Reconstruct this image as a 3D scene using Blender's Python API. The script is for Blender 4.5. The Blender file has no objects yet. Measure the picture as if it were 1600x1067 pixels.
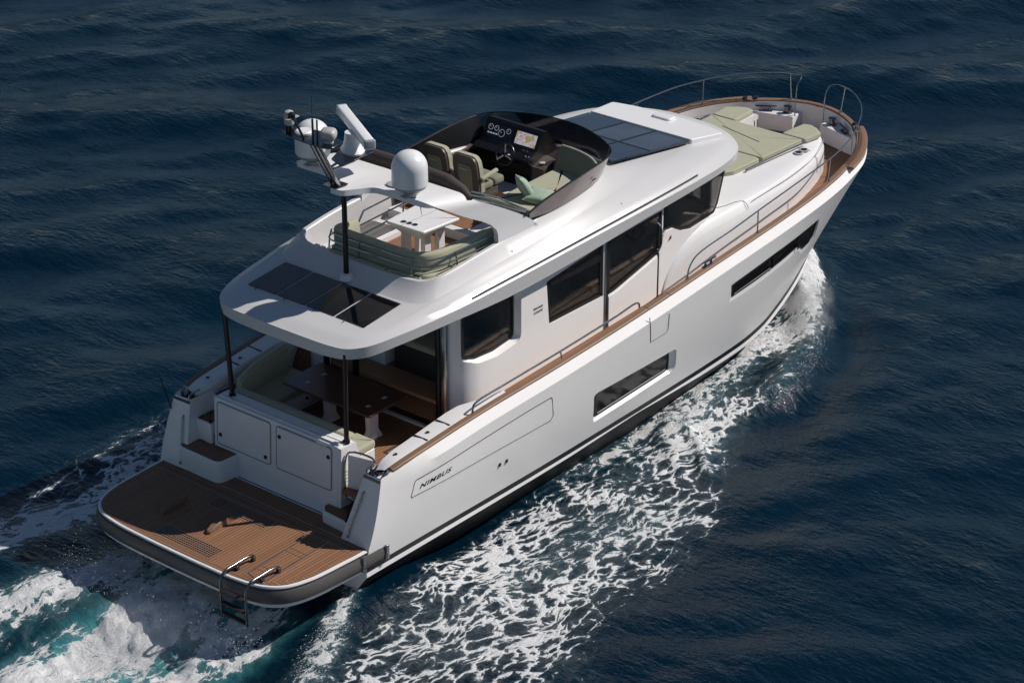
import bpy, bmesh, math, random
import numpy as np
from mathutils import Vector, Matrix
random.seed(7)
rng = np.random.default_rng(11)
R = math.radians
SC = bpy.context.scene
COL = SC.collection

# ------------------------------------------------------------------ camera, sky, sun, exposure
cam_d = bpy.data.cameras.new('camera')
cam = bpy.data.objects.new('camera', cam_d)
COL.objects.link(cam)
cam.location = (-23.162, -23.731, 19.404)
cam.rotation_euler = (R(90 - 25.773), 0, R(39.647 - 90))
cam_d.lens = 3957.5 / 1600 * 36
cam_d.sensor_width = 36
cam_d.clip_start = 0.5
cam_d.clip_end = 3000
SC.camera = cam

SUN_EL, SUN_AZ = 45.0, -38.0        # azimuth measured from +x (the bow) towards +y
sd = Vector((math.cos(R(SUN_EL)) * math.cos(R(SUN_AZ)), math.cos(R(SUN_EL)) * math.sin(R(SUN_AZ)), math.sin(R(SUN_EL))))
world = bpy.data.worlds.new('World')
SC.world = world
world.use_nodes = True
wn = world.node_tree
bgn = wn.nodes['Background']
sky = wn.nodes.new('ShaderNodeTexSky')
sky.sky_type = 'NISHITA'
sky.sun_disc = False
sky.sun_elevation = R(SUN_EL)
sky.sun_rotation = R(90 - SUN_AZ)
sky.air_density = 1.0
sky.dust_density = 0.0
sky.ozone_density = 3.0
wn.links.new(sky.outputs[0], bgn.inputs[0])
bgn.inputs[1].default_value = 0.05
sun_d = bpy.data.lights.new('sun', 'SUN')
sun_d.energy = 4.4
sun_d.angle = R(0.5)
sun_d.color = (1.0, 0.94, 0.88)
sun = bpy.data.objects.new('sun', sun_d)
COL.objects.link(sun)
sun.rotation_euler = (-sd).to_track_quat('-Z', 'Y').to_euler()
SC.view_settings.view_transform = 'Standard'
SC.view_settings.look = 'None'
SC.view_settings.exposure = 0.0
SC.view_settings.gamma = 1.0
SC.cycles.max_bounces = 8
SC.cycles.transparent_max_bounces = 12
SC.cycles.sample_clamp_indirect = 6

# ------------------------------------------------------------------ materials
def mat(name):
    m = bpy.data.materials.new(name)
    m.use_nodes = True
    nt = m.node_tree
    return m, nt, nt.nodes['Principled BSDF']

def node(nt, kind, **kw):
    n = nt.nodes.new(kind)
    for k, v in kw.items():
        if k.startswith('i_'):
            n.inputs[k[2:].replace('_', ' ')].default_value = v
        else:
            setattr(n, k, v)
    return n

def mathn(nt, op, a, b=None, c=None):
    n = nt.nodes.new('ShaderNodeMath')
    n.operation = op
    for i, v in enumerate((a, b, c)):
        if v is None:
            continue
        if isinstance(v, (int, float)):
            n.inputs[i].default_value = v
        else:
            nt.links.new(v, n.inputs[i])
    return n.outputs[0]

def mixc(nt, fac, a, b):
    n = nt.nodes.new('ShaderNodeMix')
    n.data_type = 'RGBA'
    for i, v in ((0, fac), (6, a), (7, b)):
        if isinstance(v, (int, float)):
            n.inputs[i].default_value = v
        elif isinstance(v, tuple):
            n.inputs[i].default_value = v
        else:
            nt.links.new(v, n.inputs[i])
    return n.outputs[2]

def coords(nt, scale=(1, 1, 1)):
    tc = nt.nodes.new('ShaderNodeTexCoord')
    mp = nt.nodes.new('ShaderNodeMapping')
    mp.inputs['Scale'].default_value = scale
    nt.links.new(tc.outputs['Object'], mp.inputs['Vector'])
    return mp.outputs[0]

def noise(nt, vec, scale, detail=3, rough=0.5):
    n = nt.nodes.new('ShaderNodeTexNoise')
    n.inputs['Scale'].default_value = scale
    n.inputs['Detail'].default_value = detail
    n.inputs['Roughness'].default_value = rough
    nt.links.new(vec, n.inputs['Vector'])
    return n.outputs['Fac']

def bump(nt, b, h, strength=0.2, dist=0.01):
    n = nt.nodes.new('ShaderNodeBump')
    n.inputs['Strength'].default_value = strength
    n.inputs['Distance'].default_value = dist
    nt.links.new(h, n.inputs['Height'])
    nt.links.new(n.outputs[0], b.inputs['Normal'])
    return n

def simple(name, col, rough=0.4, metal=0.0, coat=0.0, var=0.06, nscale=6.0, bmp=0.0, spec=0.5):
    m, nt, b = mat(name)
    v = coords(nt)
    f = noise(nt, v, nscale, 4)
    a = tuple(c * (1 - var) for c in col) + (1,)
    c2 = tuple(min(1, c * (1 + var)) for c in col) + (1,)
    nt.links.new(mixc(nt, f, a, c2), b.inputs['Base Color'])
    b.inputs['Roughness'].default_value = rough
    b.inputs['Metallic'].default_value = metal
    b.inputs['Coat Weight'].default_value = coat
    b.inputs['Coat Roughness'].default_value = 0.05
    b.inputs['Specular IOR Level'].default_value = spec
    if bmp:
        bump(nt, b, noise(nt, v, 260, 2), bmp, 0.003)
    return m

def emit(name, col, strength):
    m, nt, b = mat(name)
    b.inputs['Base Color'].default_value = (0.01, 0.01, 0.01, 1)
    b.inputs['Emission Color'].default_value = tuple(col) + (1,)
    b.inputs['Emission Strength'].default_value = strength
    return m

ROOFW = simple('white_gelcoat_dimmed', (0.56, 0.556, 0.558), 0.36, coat=0.15, var=0.02, nscale=1.2)  # white gelcoat darkened so the sunlit roof slope does not clip
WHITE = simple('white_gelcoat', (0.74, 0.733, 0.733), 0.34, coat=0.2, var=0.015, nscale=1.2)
WALLW = simple('white_gelcoat_lifted', (0.84, 0.815, 0.80), 0.3, coat=0.15, var=0.015, nscale=1.1)  # white gelcoat lightened to brighten the dim side walls
HULLW = simple('hull_gelcoat_lifted', (0.84, 0.82, 0.805), 0.34, coat=0.12, var=0.012, nscale=0.7)  # hull white raised to make up for weak light on the side
NONSKID = simple('nonskid_gelcoat', (0.66, 0.655, 0.65), 0.6, var=0.03, nscale=40, bmp=0.2)
RADOME = simple('radome_white', (0.74, 0.745, 0.755), 0.3, var=0.01)
RADGREY = simple('radome_grey', (0.28, 0.30, 0.32), 0.4)
LIGHTGREY = simple('light_grey_plastic', (0.42, 0.41, 0.41), 0.4)
BLACK = simple('black_paint', (0.006, 0.006, 0.007), 0.35)
ANTIF = simple('bottom_paint', (0.008, 0.009, 0.01), 0.55, spec=0.25)
BLKRUB = simple('black_rubber', (0.012, 0.012, 0.013), 0.55)
TAUPE = simple('taupe_panel', (0.24, 0.205, 0.19), 0.22, coat=0.4, var=0.04, nscale=2)
RUBBAND = simple('rub_band', (0.085, 0.078, 0.076), 0.4, var=0.12, nscale=9)
BROWN = simple('brown_canvas', (0.045, 0.034, 0.03), 0.75, var=0.1, nscale=30, bmp=0.25)
LEATHER = simple('brown_leather', (0.075, 0.058, 0.048), 0.45, var=0.08, nscale=30, bmp=0.1)
STEEL = simple('stainless_steel', (0.36, 0.36, 0.37), 0.22, metal=1.0, var=0.03)
DSTEEL = simple('dark_steel', (0.16, 0.16, 0.18), 0.25, metal=1.0, var=0.03)
MINT = simple('mint_fabric', (0.30, 0.39, 0.30), 0.85, var=0.08, nscale=25, bmp=0.3)
SEAM = simple('seam_dark', (0.03, 0.028, 0.027), 0.6)
SEAMG = simple('seam_grey', (0.25, 0.24, 0.235), 0.6)
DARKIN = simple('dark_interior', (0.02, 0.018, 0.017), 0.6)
CURTAIN = simple('curtain_cloth', (0.42, 0.36, 0.30), 0.9, var=0.1, nscale=20)
CABWOOD = simple('cabin_oak', (0.34, 0.20, 0.11), 0.4, var=0.15, nscale=9)
SMOKE = simple('smoked_panel', (0.065, 0.060, 0.058), 0.32, var=0.05, coat=0.2)
ROPE = simple('rope_fibre', (0.5, 0.48, 0.42), 0.9, bmp=0.4)
REDM = simple('red_mark', (0.5, 0.02, 0.02), 0.4)
BLUEM = simple('blue_mark', (0.01, 0.02, 0.09), 0.4)

def fabric(name, col):
    m, nt, b = mat(name)
    v = coords(nt)
    f = noise(nt, v, 9, 5, 0.6)
    g = noise(nt, v, 190, 2)
    h = mathn(nt, 'ADD', mathn(nt, 'MULTIPLY', f, 0.5), mathn(nt, 'MULTIPLY', g, 0.5))
    nt.links.new(mixc(nt, h, tuple(c * 0.82 for c in col) + (1,), tuple(c * 1.16 for c in col) + (1,)), b.inputs['Base Color'])
    b.inputs['Roughness'].default_value = 0.9
    b.inputs['Specular IOR Level'].default_value = 0.2
    b.inputs['Sheen Weight'].default_value = 0.15
    bump(nt, b, g, 0.35, 0.004)
    return m
FABRIC = fabric('sage_fabric', (0.375, 0.375, 0.272))
FABDK = fabric('sage_fabric_shaded', (0.20, 0.205, 0.145))  # sage fabric with shade darkened into its colour, also used as piping

def teak(name, axis, col, pitch=0.058, caulk=0.16, off=0.0):
    """planked teak; axis is the world axis the planks are stacked along"""
    m, nt, b = mat(name)
    tc = nt.nodes.new('ShaderNodeTexCoord')
    sp = nt.nodes.new('ShaderNodeSeparateXYZ')
    nt.links.new(tc.outputs['Object'], sp.inputs[0])
    a = sp.outputs[axis]
    s = mathn(nt, 'DIVIDE', mathn(nt, 'ADD', a, 50.0 + off), pitch)
    fr = mathn(nt, 'FRACT', s)
    pid = mathn(nt, 'FLOOR', s)
    wn_ = nt.nodes.new('ShaderNodeTexWhiteNoise')
    wn_.noise_dimensions = '1D'
    nt.links.new(pid, wn_.inputs['W'])
    sc = [1.0, 1.0, 1.0]
    sc[axis] = 22.0
    if axis == 0:
        sc[1] = 1.6
    else:
        sc[0] = 1.6
    v = coords(nt, tuple(sc))
    gr = noise(nt, v, 3.0, 6, 0.65)
    big = noise(nt, coords(nt), 1.3, 4, 0.6)
    t = mathn(nt, 'ADD', mathn(nt, 'MULTIPLY', gr, 0.55), mathn(nt, 'ADD', mathn(nt, 'MULTIPLY', wn_.outputs['Value'], 0.3), mathn(nt, 'MULTIPLY', big, 0.35)))
    wood = mixc(nt, t, tuple(c * 0.62 for c in col) + (1,), tuple(c * 1.3 for c in col) + (1,))
    line = mathn(nt, 'LESS_THAN', fr, caulk)
    nt.links.new(mixc(nt, line, wood, (0.022, 0.018, 0.016, 1)), b.inputs['Base Color'])
    b.inputs['Roughness'].default_value = 0.62
    b.inputs['Specular IOR Level'].default_value = 0.3
    bump(nt, b, mathn(nt, 'SUBTRACT', gr, mathn(nt, 'MULTIPLY', line, 0.8)), 0.25, 0.004)
    return m
TEAKX = teak('teak_deck', 1, (0.255, 0.128, 0.068))
TEAKY = teak('teak_deck_athwart', 0, (0.24, 0.122, 0.066))

def wood(name, col, rough=0.4, stretch=(0.7, 9, 9), coat=0.0):
    m, nt, b = mat(name)
    v = coords(nt, stretch)
    g = noise(nt, v, 4.0, 8, 0.7)
    w = nt.nodes.new('ShaderNodeTexWave')
    w.inputs['Scale'].default_value = 1.1
    w.inputs['Distortion'].default_value = 7.0
    w.inputs['Detail'].default_value = 4
    w.bands_direction = 'Y'
    nt.links.new(coords(nt, (0.35, 7, 7)), w.inputs['Vector'])
    t = mathn(nt, 'ADD', mathn(nt, 'MULTIPLY', g, 0.65), mathn(nt, 'MULTIPLY', w.outputs['Fac'], 0.35))
    nt.links.new(mixc(nt, t, tuple(c * 0.55 for c in col) + (1,), tuple(c * 1.4 for c in col) + (1,)), b.inputs['Base Color'])
    b.inputs['Roughness'].default_value = rough
    b.inputs['Coat Weight'].default_value = coat
    bump(nt, b, g, 0.15, 0.003)
    return m
CAPWOOD = wood('teak_cap', (0.215, 0.125, 0.076), 0.55)
DKWOOD = wood('mahogany_table', (0.085, 0.032, 0.020), 0.3, (9, 0.7, 9), 0.2)

def glass(name, tint, refl=1.0, rough=0.02):
    m, nt, b = mat(name)
    out = nt.nodes['Material Output']
    nt.nodes.remove(b)
    tr = node(nt, 'ShaderNodeBsdfTransparent')
    tr.inputs[0].default_value = tuple(tint) + (1,)
    gl = node(nt, 'ShaderNodeBsdfGlossy')
    gl.inputs['Roughness'].default_value = rough
    v = coords(nt)
    bm = node(nt, 'ShaderNodeBump')
    bm.inputs['Strength'].default_value = 0.02
    nt.links.new(noise(nt, v, 3, 2), bm.inputs['Height'])
    nt.links.new(bm.outputs[0], gl.inputs['Normal'])
    fr = node(nt, 'ShaderNodeFresnel')
    fr.inputs['IOR'].default_value = 1.5
    mx = node(nt, 'ShaderNodeMixShader')
    nt.links.new(mathn(nt, 'MULTIPLY', fr.outputs[0], refl), mx.inputs[0])
    nt.links.new(tr.outputs[0], mx.inputs[1])
    nt.links.new(gl.outputs[0], mx.inputs[2])
    nt.links.new(mx.outputs[0], out.inputs[0])
    return m
GLASS = glass('tinted_glass', (0.69, 0.67, 0.65), .8)
ROOFGL = glass('roof_glass', (0.45, 0.43, 0.42), 1.5)
GLASSDK = glass('dark_glass', (0.10, 0.09, 0.085), .13)
SKYGL = glass('skylight_glass', (0.50, 0.56, 0.70), 1.5)
HULLPANE = simple('hull_pane_glass', (0.012, 0.010, 0.009), 0.08, var=0.3, nscale=2, spec=0.18)
SMOKEGL = glass('smoked_windscreen', (0.60, 0.57, 0.58), .9)

def chart_material():
    m, nt, b = mat('chart_screen')
    v = coords(nt, (6, 6, 6))
    n1 = noise(nt, v, .8, 3)
    n2 = noise(nt, v, 2.3, 2)
    land = mathn(nt, 'GREATER_THAN', n1, 0.56)
    red = mathn(nt, 'LESS_THAN', mathn(nt, 'ABSOLUTE', mathn(nt, 'SUBTRACT', n2, 0.5)), 0.02)
    c = mixc(nt, land, (0.62, 0.66, 0.70, 1), (0.45, 0.44, 0.12, 1))
    c = mixc(nt, red, c, (0.55, 0.12, 0.1, 1))
    nt.links.new(c, b.inputs['Emission Color'])
    b.inputs['Base Color'].default_value = (0.02, 0.02, 0.02, 1)
    b.inputs['Emission Strength'].default_value = 0.55
    b.inputs['Roughness'].default_value = 0.15
    return m
CHART = chart_material()
GAUGE = emit('gauge_light', (0.7, 0.75, 0.85), 0.35)
SCREENBK = simple('screen_black', (0.008, 0.008, 0.01), 0.1)

# ------------------------------------------------------------------ mesh helpers
SPLIT = {'window_recess', 'door_seal', 'door_frame', 'console_side', 'fairlead_horn', 'cup_holder', 'cup_well', 'footwell_grip', 'strake_clamp', 'ladder_foot', 'hatch_seam', 'locker_hinge',
         'saloon_sofa', 'sofa_cushion', 'dashboard', 'windscreen_post', 'window_mullion', 'deck_seam', 'shore_power_inlet', 'push_latch', 'margin_board', 'hinge_seam', 'table_latch',
         'console_cup', 'floor_ring', 'rail_bracket', 'side_vent', 'lid_slat', 'throttle_lever', 'roller', 'windlass_switch', 'rail_foot', 'galley_counter', 'stair_bar'}
class MB:
    """collects faces that become one mesh"""
    def __init__(self):
        self.v = []
        self.f = []

    def add(self, verts, faces):
        o = len(self.v)
        self.v += [tuple(map(float, p)) for p in verts]
        self.f += [tuple(i + o for i in f) for f in faces]
        return self

    def merge(self, bm):
        bm.verts.ensure_lookup_table()
        bm.verts.index_update()
        self.add([v.co[:] for v in bm.verts], [[v.index for v in f.verts] for f in bm.faces])
        bm.free()
        return self

    def box(self, lo, hi, r=0.0, seg=2, rot=None, piv=None):
        bm = bmesh.new()
        bmesh.ops.create_cube(bm, size=1.0)
        lo, hi = Vector(lo), Vector(hi)
        c, s = (lo + hi) / 2, hi - lo
        for v in bm.verts:
            v.co = Vector((v.co.x * s.x, v.co.y * s.y, v.co.z * s.z)) + c
        if r:
            bmesh.ops.bevel(bm, geom=bm.edges[:], offset=min(r, min(s) * 0.49), segments=seg, profile=0.5, affect='EDGES')
        if rot is not None:
            p = Vector(piv) if piv is not None else c
            for v in bm.verts:
                v.co = rot @ (v.co - p) + p
        return self.merge(bm)

    def plate(self, poly, z0, z1, r=0.0, seg=3, rb=0.0):
        """plan polygon (x, y) raised from z0 to z1 (numbers or functions of x,y), top edge rounded by r"""
        fz0 = z0 if callable(z0) else (lambda x, y: z0)
        fz1 = z1 if callable(z1) else (lambda x, y: z1)
        rings = []
        if rb:
            for k in range(seg + 1):
                a = math.pi / 2 * k / seg
                q = offset(poly, rb * (1 - math.sin(a)))
                rings.append([(x, y, fz0(x, y) + rb * (1 - math.cos(a))) for x, y in q])
        else:
            rings.append([(x, y, fz0(x, y)) for x, y in poly])
        if r:
            for k in range(seg + 1):
                a = math.pi / 2 * k / seg
                q = offset(poly, r * (1 - math.cos(a)))
                rings.append([(x, y, fz1(x, y) - r * (1 - math.sin(a))) for x, y in q])
            q = offset(poly, r * 1.8)
            rings.append([(x, y, fz1(x, y)) for x, y in q])
        else:
            rings.append([(x, y, fz1(x, y)) for x, y in poly])
        self.rings(rings)
        for rg, flip in ((rings[0], True), (rings[-1], False)):
            n = len(rg)
            c = tuple(np.mean(np.array(rg, float), axis=0))
            self.add(list(rg) + [c], [((i + 1) % n, i, n) if flip else (i, (i + 1) % n, n) for i in range(n)])
        return self

    def prism(self, poly, axis, a, b):
        """polygon in the two other axes, pushed along axis from a to b"""
        def P(u, w, t):
            return {0: (t, u, w), 1: (u, t, w), 2: (u, w, t)}[axis]
        n = len(poly)
        vs = [P(u, w, a) for u, w in poly] + [P(u, w, b) for u, w in poly]
        fs = [(i, (i + 1) % n, n + (i + 1) % n, n + i) for i in range(n)]
        fs += [tuple(range(n))[::-1], tuple(range(n, 2 * n))]
        return self.add(vs, fs)

    def rings(self, rings, cap0=False, cap1=False, closed=True):
        n = len(rings[0])
        vs = [p for r_ in rings for p in r_]
        fs = []
        for k in range(len(rings) - 1):
            for i in range(n if closed else n - 1):
                j = (i + 1) % n
                fs.append((k * n + i, k * n + j, (k + 1) * n + j, (k + 1) * n + i))
        if cap0:
            fs.append(tuple(range(n))[::-1])
        if cap1:
            fs.append(tuple((len(rings) - 1) * n + i for i in range(n)))
        return self.add(vs, fs)

    def grid(self, g):
        return self.rings(g, closed=False)

    def shell(self, g, t):
        """thick sheet from a grid of points, thickness t to the back"""
        A = np.array(g, float)
        du = np.gradient(A, axis=1)
        dv = np.gradient(A, axis=0)
        nn = np.cross(du, dv)
        nn /= np.maximum(np.linalg.norm(nn, axis=2, keepdims=True), 1e-9)
        B = A - nn * t
        m, n = A.shape[:2]
        vs = list(A.reshape(-1, 3)) + list(B.reshape(-1, 3))
        o = m * n
        fs = []
        for i in range(m - 1):
            for j in range(n - 1):
                a, b, c, d = i * n + j, i * n + j + 1, (i + 1) * n + j + 1, (i + 1) * n + j
                fs.append((a, b, c, d))
                fs.append((o + d, o + c, o + b, o + a))
        per = [j for j in range(n)] + [i * n + n - 1 for i in range(1, m)] + [(m - 1) * n + j for j in range(n - 2, -1, -1)] + [i * n for i in range(m - 2, 0, -1)]
        for k in range(len(per)):
            a, b = per[k], per[(k + 1) % len(per)]
            fs.append((b, a, o + a, o + b))
        return self.add(vs, fs)

    def tube(self, pts, r, n=10, closed=False, cap=True, smooth=0):
        pts = [Vector(p) for p in pts]
        if smooth:
            pts = [Vector(p) for p in spline(pts, smooth, closed)]
        m = len(pts)
        rings = []
        up = None
        for i, p in enumerate(pts):
            if closed:
                t = (pts[(i + 1) % m] - pts[i - 1])
            else:
                t = pts[min(i + 1, m - 1)] - pts[max(i - 1, 0)]
            t = t.normalized()
            if up is None:
                up = Vector((0, 0, 1)) if abs(t.z) < 0.9 else Vector((1, 0, 0))
            a = t.cross(up).normalized()
            up = a.cross(t).normalized()
            rr = r[i] if isinstance(r, (list, tuple)) else r
            rings.append([p + (a * math.cos(2 * math.pi * k / n) + up * math.sin(2 * math.pi * k / n)) * rr for k in range(n)])
        if closed:
            rings.append(rings[0])
            return self.rings(rings)
        return self.rings(rings, cap, cap)

    def lathe(self, prof, c, n=32, axis=None, rot=None):
        """profile (radius, height) turned about an axis through c"""
        rings = []
        q = Vector(axis).normalized().to_track_quat('Z', 'Y').to_matrix() if axis is not None else Matrix.Identity(3)
        c = Vector(c)
        for rr, h in prof:
            rr = max(rr, 1e-4)
            rings.append([c + q @ Vector((rr * math.cos(2 * math.pi * k / n), rr * math.sin(2 * math.pi * k / n), h)) for k in range(n)])
        return self.rings(rings, True, True)

    def pieces(self):
        par = list(range(len(self.v)))
        def find(a):
            while par[a] != a:
                par[a] = par[par[a]]
                a = par[a]
            return a
        seen = {}
        for i, p in enumerate(self.v):
            k = (round(p[0], 3), round(p[1], 3), round(p[2], 3))
            if k in seen:
                par[find(i)] = find(seen[k])
            else:
                seen[k] = i
        for f in self.f:
            for i in f[1:]:
                par[find(i)] = find(f[0])
        groups = {}
        for f in self.f:
            groups.setdefault(find(f[0]), []).append(f)
        out = []
        for fs in groups.values():
            ids = sorted({i for f in fs for i in f})
            mp = {i: k for k, i in enumerate(ids)}
            q = MB()
            q.add([self.v[i] for i in ids], [[mp[i] for i in f] for f in fs])
            out.append(q)
        return out

    def build(self, name, m, parent=None, angle=38, recalc=True):
        if name in SPLIT:
            ps = self.pieces()
            if len(ps) > 1:
                return [q.build_one(name, m, parent, angle, recalc) for q in ps][0]
        return self.build_one(name, m, parent, angle, recalc)

    def build_one(self, name, m, parent=None, angle=38, recalc=True):
        me = bpy.data.meshes.new(name)
        me.from_pydata(self.v, [], self.f)
        bm = bmesh.new()
        bm.from_mesh(me)
        bmesh.ops.remove_doubles(bm, verts=bm.verts, dist=0.0002)
        bmesh.ops.dissolve_degenerate(bm, edges=bm.edges, dist=0.0001)
        if recalc:
            bmesh.ops.recalc_face_normals(bm, faces=bm.faces)
        bm.to_mesh(me)
        bm.free()
        return link(name, me, m, parent, angle)

def link(name, me, m, parent=None, angle=38):
    me.polygons.foreach_set('use_smooth', [True] * len(me.polygons))
    me.set_sharp_from_angle(angle=R(angle))
    if m is not None:
        me.materials.clear()
        me.materials.append(m)
    o = bpy.data.objects.new(name, me)
    COL.objects.link(o)
    if parent is not None:
        # thing > part > sub-part, no deeper
        while parent.parent is not None and parent.parent.parent is not None:
            parent = parent.parent
        o.parent = parent
    return o

def offset(poly, d):
    """inset a CCW polygon by d"""
    if abs(d) < 1e-9:
        return list(poly)
    n = len(poly)
    area = sum(poly[i][0] * poly[(i + 1) % n][1] - poly[(i + 1) % n][0] * poly[i][1] for i in range(n))
    s = 1 if area > 0 else -1
    out = []
    for i in range(n):
        p0, p1, p2 = Vector(poly[i - 1]), Vector(poly[i]), Vector(poly[(i + 1) % n])
        e1, e2 = (p1 - p0).normalized(), (p2 - p1).normalized()
        n1, n2 = Vector((-e1.y, e1.x)) * s, Vector((-e2.y, e2.x)) * s
        b = n1 + n2
        l2 = max(b.length_squared, 0.3)
        out.append(tuple(p1 + b * (2 * d / l2)))
    return out

def fillet(pts, r, seg=5):
    """round the corners of a polygon; r is one radius or one per corner"""
    n = len(pts)
    out = []
    for i in range(n):
        p0, p1, p2 = Vector(pts[i - 1]), Vector(pts[i]), Vector(pts[(i + 1) % n])
        rr = r[i] if isinstance(r, (list, tuple)) else r
        a, b = (p0 - p1), (p2 - p1)
        if rr <= 0:
            out.append(tuple(p1))
            continue
        la, lb = a.length, b.length
        a.normalize()
        b.normalize()
        ang = math.acos(max(-1, min(1, a.dot(b))))
        t = min(rr / math.tan(ang / 2), la * 0.48, lb * 0.48)
        A, B = p1 + a * t, p1 + b * t
        for k in range(seg + 1):
            u = k / seg
            out.append(tuple((1 - u) ** 2 * A + 2 * u * (1 - u) * p1 + u * u * B))
    return out

def spline(pts, n=6, closed=False):
    P = [np.array(p, float) for p in pts]
    m = len(P)
    out = []
    segs = m if closed else m - 1
    for i in range(segs):
        p1, p2 = P[i], P[(i + 1) % m]
        p0 = P[i - 1] if (i > 0 or closed) else 2 * p1 - p2
        p3 = P[(i + 2) % m] if (i + 2 < m or closed) else 2 * p2 - p1
        # centripetal Catmull-Rom
        t0 = 0.0
        t1 = t0 + max(np.linalg.norm(p1 - p0), 1e-6) ** 0.5
        t2 = t1 + max(np.linalg.norm(p2 - p1), 1e-6) ** 0.5
        t3 = t2 + max(np.linalg.norm(p3 - p2), 1e-6) ** 0.5
        for k in range(n):
            t = t1 + (t2 - t1) * k / n
            A1 = (t1 - t) / (t1 - t0) * p0 + (t - t0) / (t1 - t0) * p1
            A2 = (t2 - t) / (t2 - t1) * p1 + (t - t1) / (t2 - t1) * p2
            A3 = (t3 - t) / (t3 - t2) * p2 + (t - t2) / (t3 - t2) * p3
            B1 = (t2 - t) / (t2 - t0) * A1 + (t - t0) / (t2 - t0) * A2
            B2 = (t3 - t) / (t3 - t1) * A2 + (t - t1) / (t3 - t1) * A3
            out.append(tuple((t2 - t) / (t2 - t1) * B1 + (t - t1) / (t2 - t1) * B2))
    if not closed:
        out.append(tuple(P[-1]))
    return out

def pch(tab):
    """monotone cubic through (x, y) pairs"""
    xs = np.array([t[0] for t in tab], float)
    ys = np.array([t[1] for t in tab], float)
    h = np.diff(xs)
    d = np.diff(ys) / h
    m = np.zeros_like(xs)
    m[0], m[-1] = d[0], d[-1]
    for i in range(1, len(xs) - 1):
        if d[i - 1] * d[i] > 0:
            w1, w2 = 2 * h[i] + h[i - 1], h[i] + 2 * h[i - 1]
            m[i] = (w1 + w2) / (w1 / d[i - 1] + w2 / d[i])

    def f(x):
        x = np.clip(x, xs[0], xs[-1])
        i = np.clip(np.searchsorted(xs, x) - 1, 0, len(h) - 1)
        t = (x - xs[i]) / h[i]
        return (2 * t**3 - 3 * t**2 + 1) * ys[i] + (t**3 - 2 * t**2 + t) * h[i] * m[i] + (-2 * t**3 + 3 * t**2) * ys[i + 1] + (t**3 - t**2) * h[i] * m[i + 1]
    return f

def boolean(o, cutters, op='DIFFERENCE'):
    """cut o by meshes, keep the result as plain mesh data"""
    tmp = []
    for c in cutters:
        co = c if isinstance(c, bpy.types.Object) else c.build('cutter', None)
        tmp.append(co)
        md = o.modifiers.new('b', 'BOOLEAN')
        md.operation = op
        md.solver = 'EXACT'
        md.object = co
    dg = bpy.context.evaluated_depsgraph_get()
    dg.update()
    me = bpy.data.meshes.new_from_object(o.evaluated_get(dg))
    o.modifiers.clear()
    old = o.data
    o.data = me
    me.name = old.name
    bpy.data.meshes.remove(old)
    me.polygons.foreach_set('use_smooth', [True] * len(me.polygons))
    me.set_sharp_from_angle(angle=R(38))
    for c in tmp:
        d = c.data
        bpy.data.objects.remove(c)
        bpy.data.meshes.remove(d)
    return o

def text_mesh(name, body, size, m, parent, loc, xdir, ydir, depth=0.004, shear=0.0, sx=1.0, space=1.0, proj=None):
    cu = bpy.data.curves.new(name, 'FONT')
    cu.body = body
    cu.size = size
    cu.extrude = depth
    cu.shear = shear
    cu.space_character = space
    cu.offset = size * 0.018
    t = bpy.data.objects.new(name, cu)
    COL.objects.link(t)
    dg = bpy.context.evaluated_depsgraph_get()
    me = bpy.data.meshes.new_from_object(t.evaluated_get(dg))
    bpy.data.objects.remove(t)
    X, Y = Vector(xdir).normalized(), Vector(ydir).normalized()
    Y = (Y - X * Y.dot(X)).normalized()
    Z = X.cross(Y)
    for v in me.vertices:
        v.co = Vector(loc) + X * v.co.x * sx + Y * v.co.y + Z * v.co.z
        if proj:
            v.co.y = proj(v.co.x, v.co.z)
    return link(name, me, m, parent, 30)

def empty(name, loc, label=None, cat=None):
    o = bpy.data.objects.new(name, None)
    COL.objects.link(o)
    o.location = loc
    o.empty_display_size = 0.3
    if label:
        o['label'] = label
        o['category'] = cat
    return o
def lab(o, text):
    o['label'] = text
    return o
# ------------------------------------------------------------------ the yacht: hull
yacht = empty('motor_yacht', (0, 0, 0), 'white flybridge motor yacht with teak decks cruising across a dark blue sea', 'yacht')

capY = pch([(-.4, 2.10), (0, 2.115), (.2, 2.135), (.4, 2.165), (1, 2.185), (2, 2.215), (4, 2.30), (6, 2.325), (8, 2.30), (9.5, 2.27), (10.9, 2.20), (11.7, 2.11),
            (12.3, 1.99), (12.76, 1.87), (13.2, 1.665), (13.5, 1.48), (13.8, 1.24), (14.05, .96), (14.25, .66), (14.37, .38), (14.42, .16), (14.43, 0)])
capZ = pch([(-.4, 1.93), (0, 1.98), (.2, 2.02), (.4, 2.065), (1, 2.13), (2, 2.23), (5, 2.455), (9, 2.74), (12.6, 2.955), (13.4, 2.99), (14.6, 3.0)])
XT = 14.43

def capcurve(off=0.0, x0=0.0, n=110, x1=XT):
    """plan points of the cap's outer edge on the port side moved outward by off"""
    xs = np.concatenate([np.linspace(x0, 12.2, int(n * .6)), 12.2 + (x1 - 12.2) * (1 - (1 - np.linspace(0, 1, int(n * .5))[1:]) ** 2.2)])
    ys = capY(xs)
    P = np.stack([xs, ys], 1)
    T = np.gradient(P, axis=0)
    T[-1] = (0, -1)
    T /= np.linalg.norm(T, axis=1, keepdims=True)
    N = np.stack([-T[:, 1], T[:, 0]], 1)
    o = off(xs) if callable(off) else off
    Q = P + N * (np.atleast_1d(o)[:, None] if np.ndim(o) else o)
    Q[-1, 1] = 0
    return xs, Q

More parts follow.
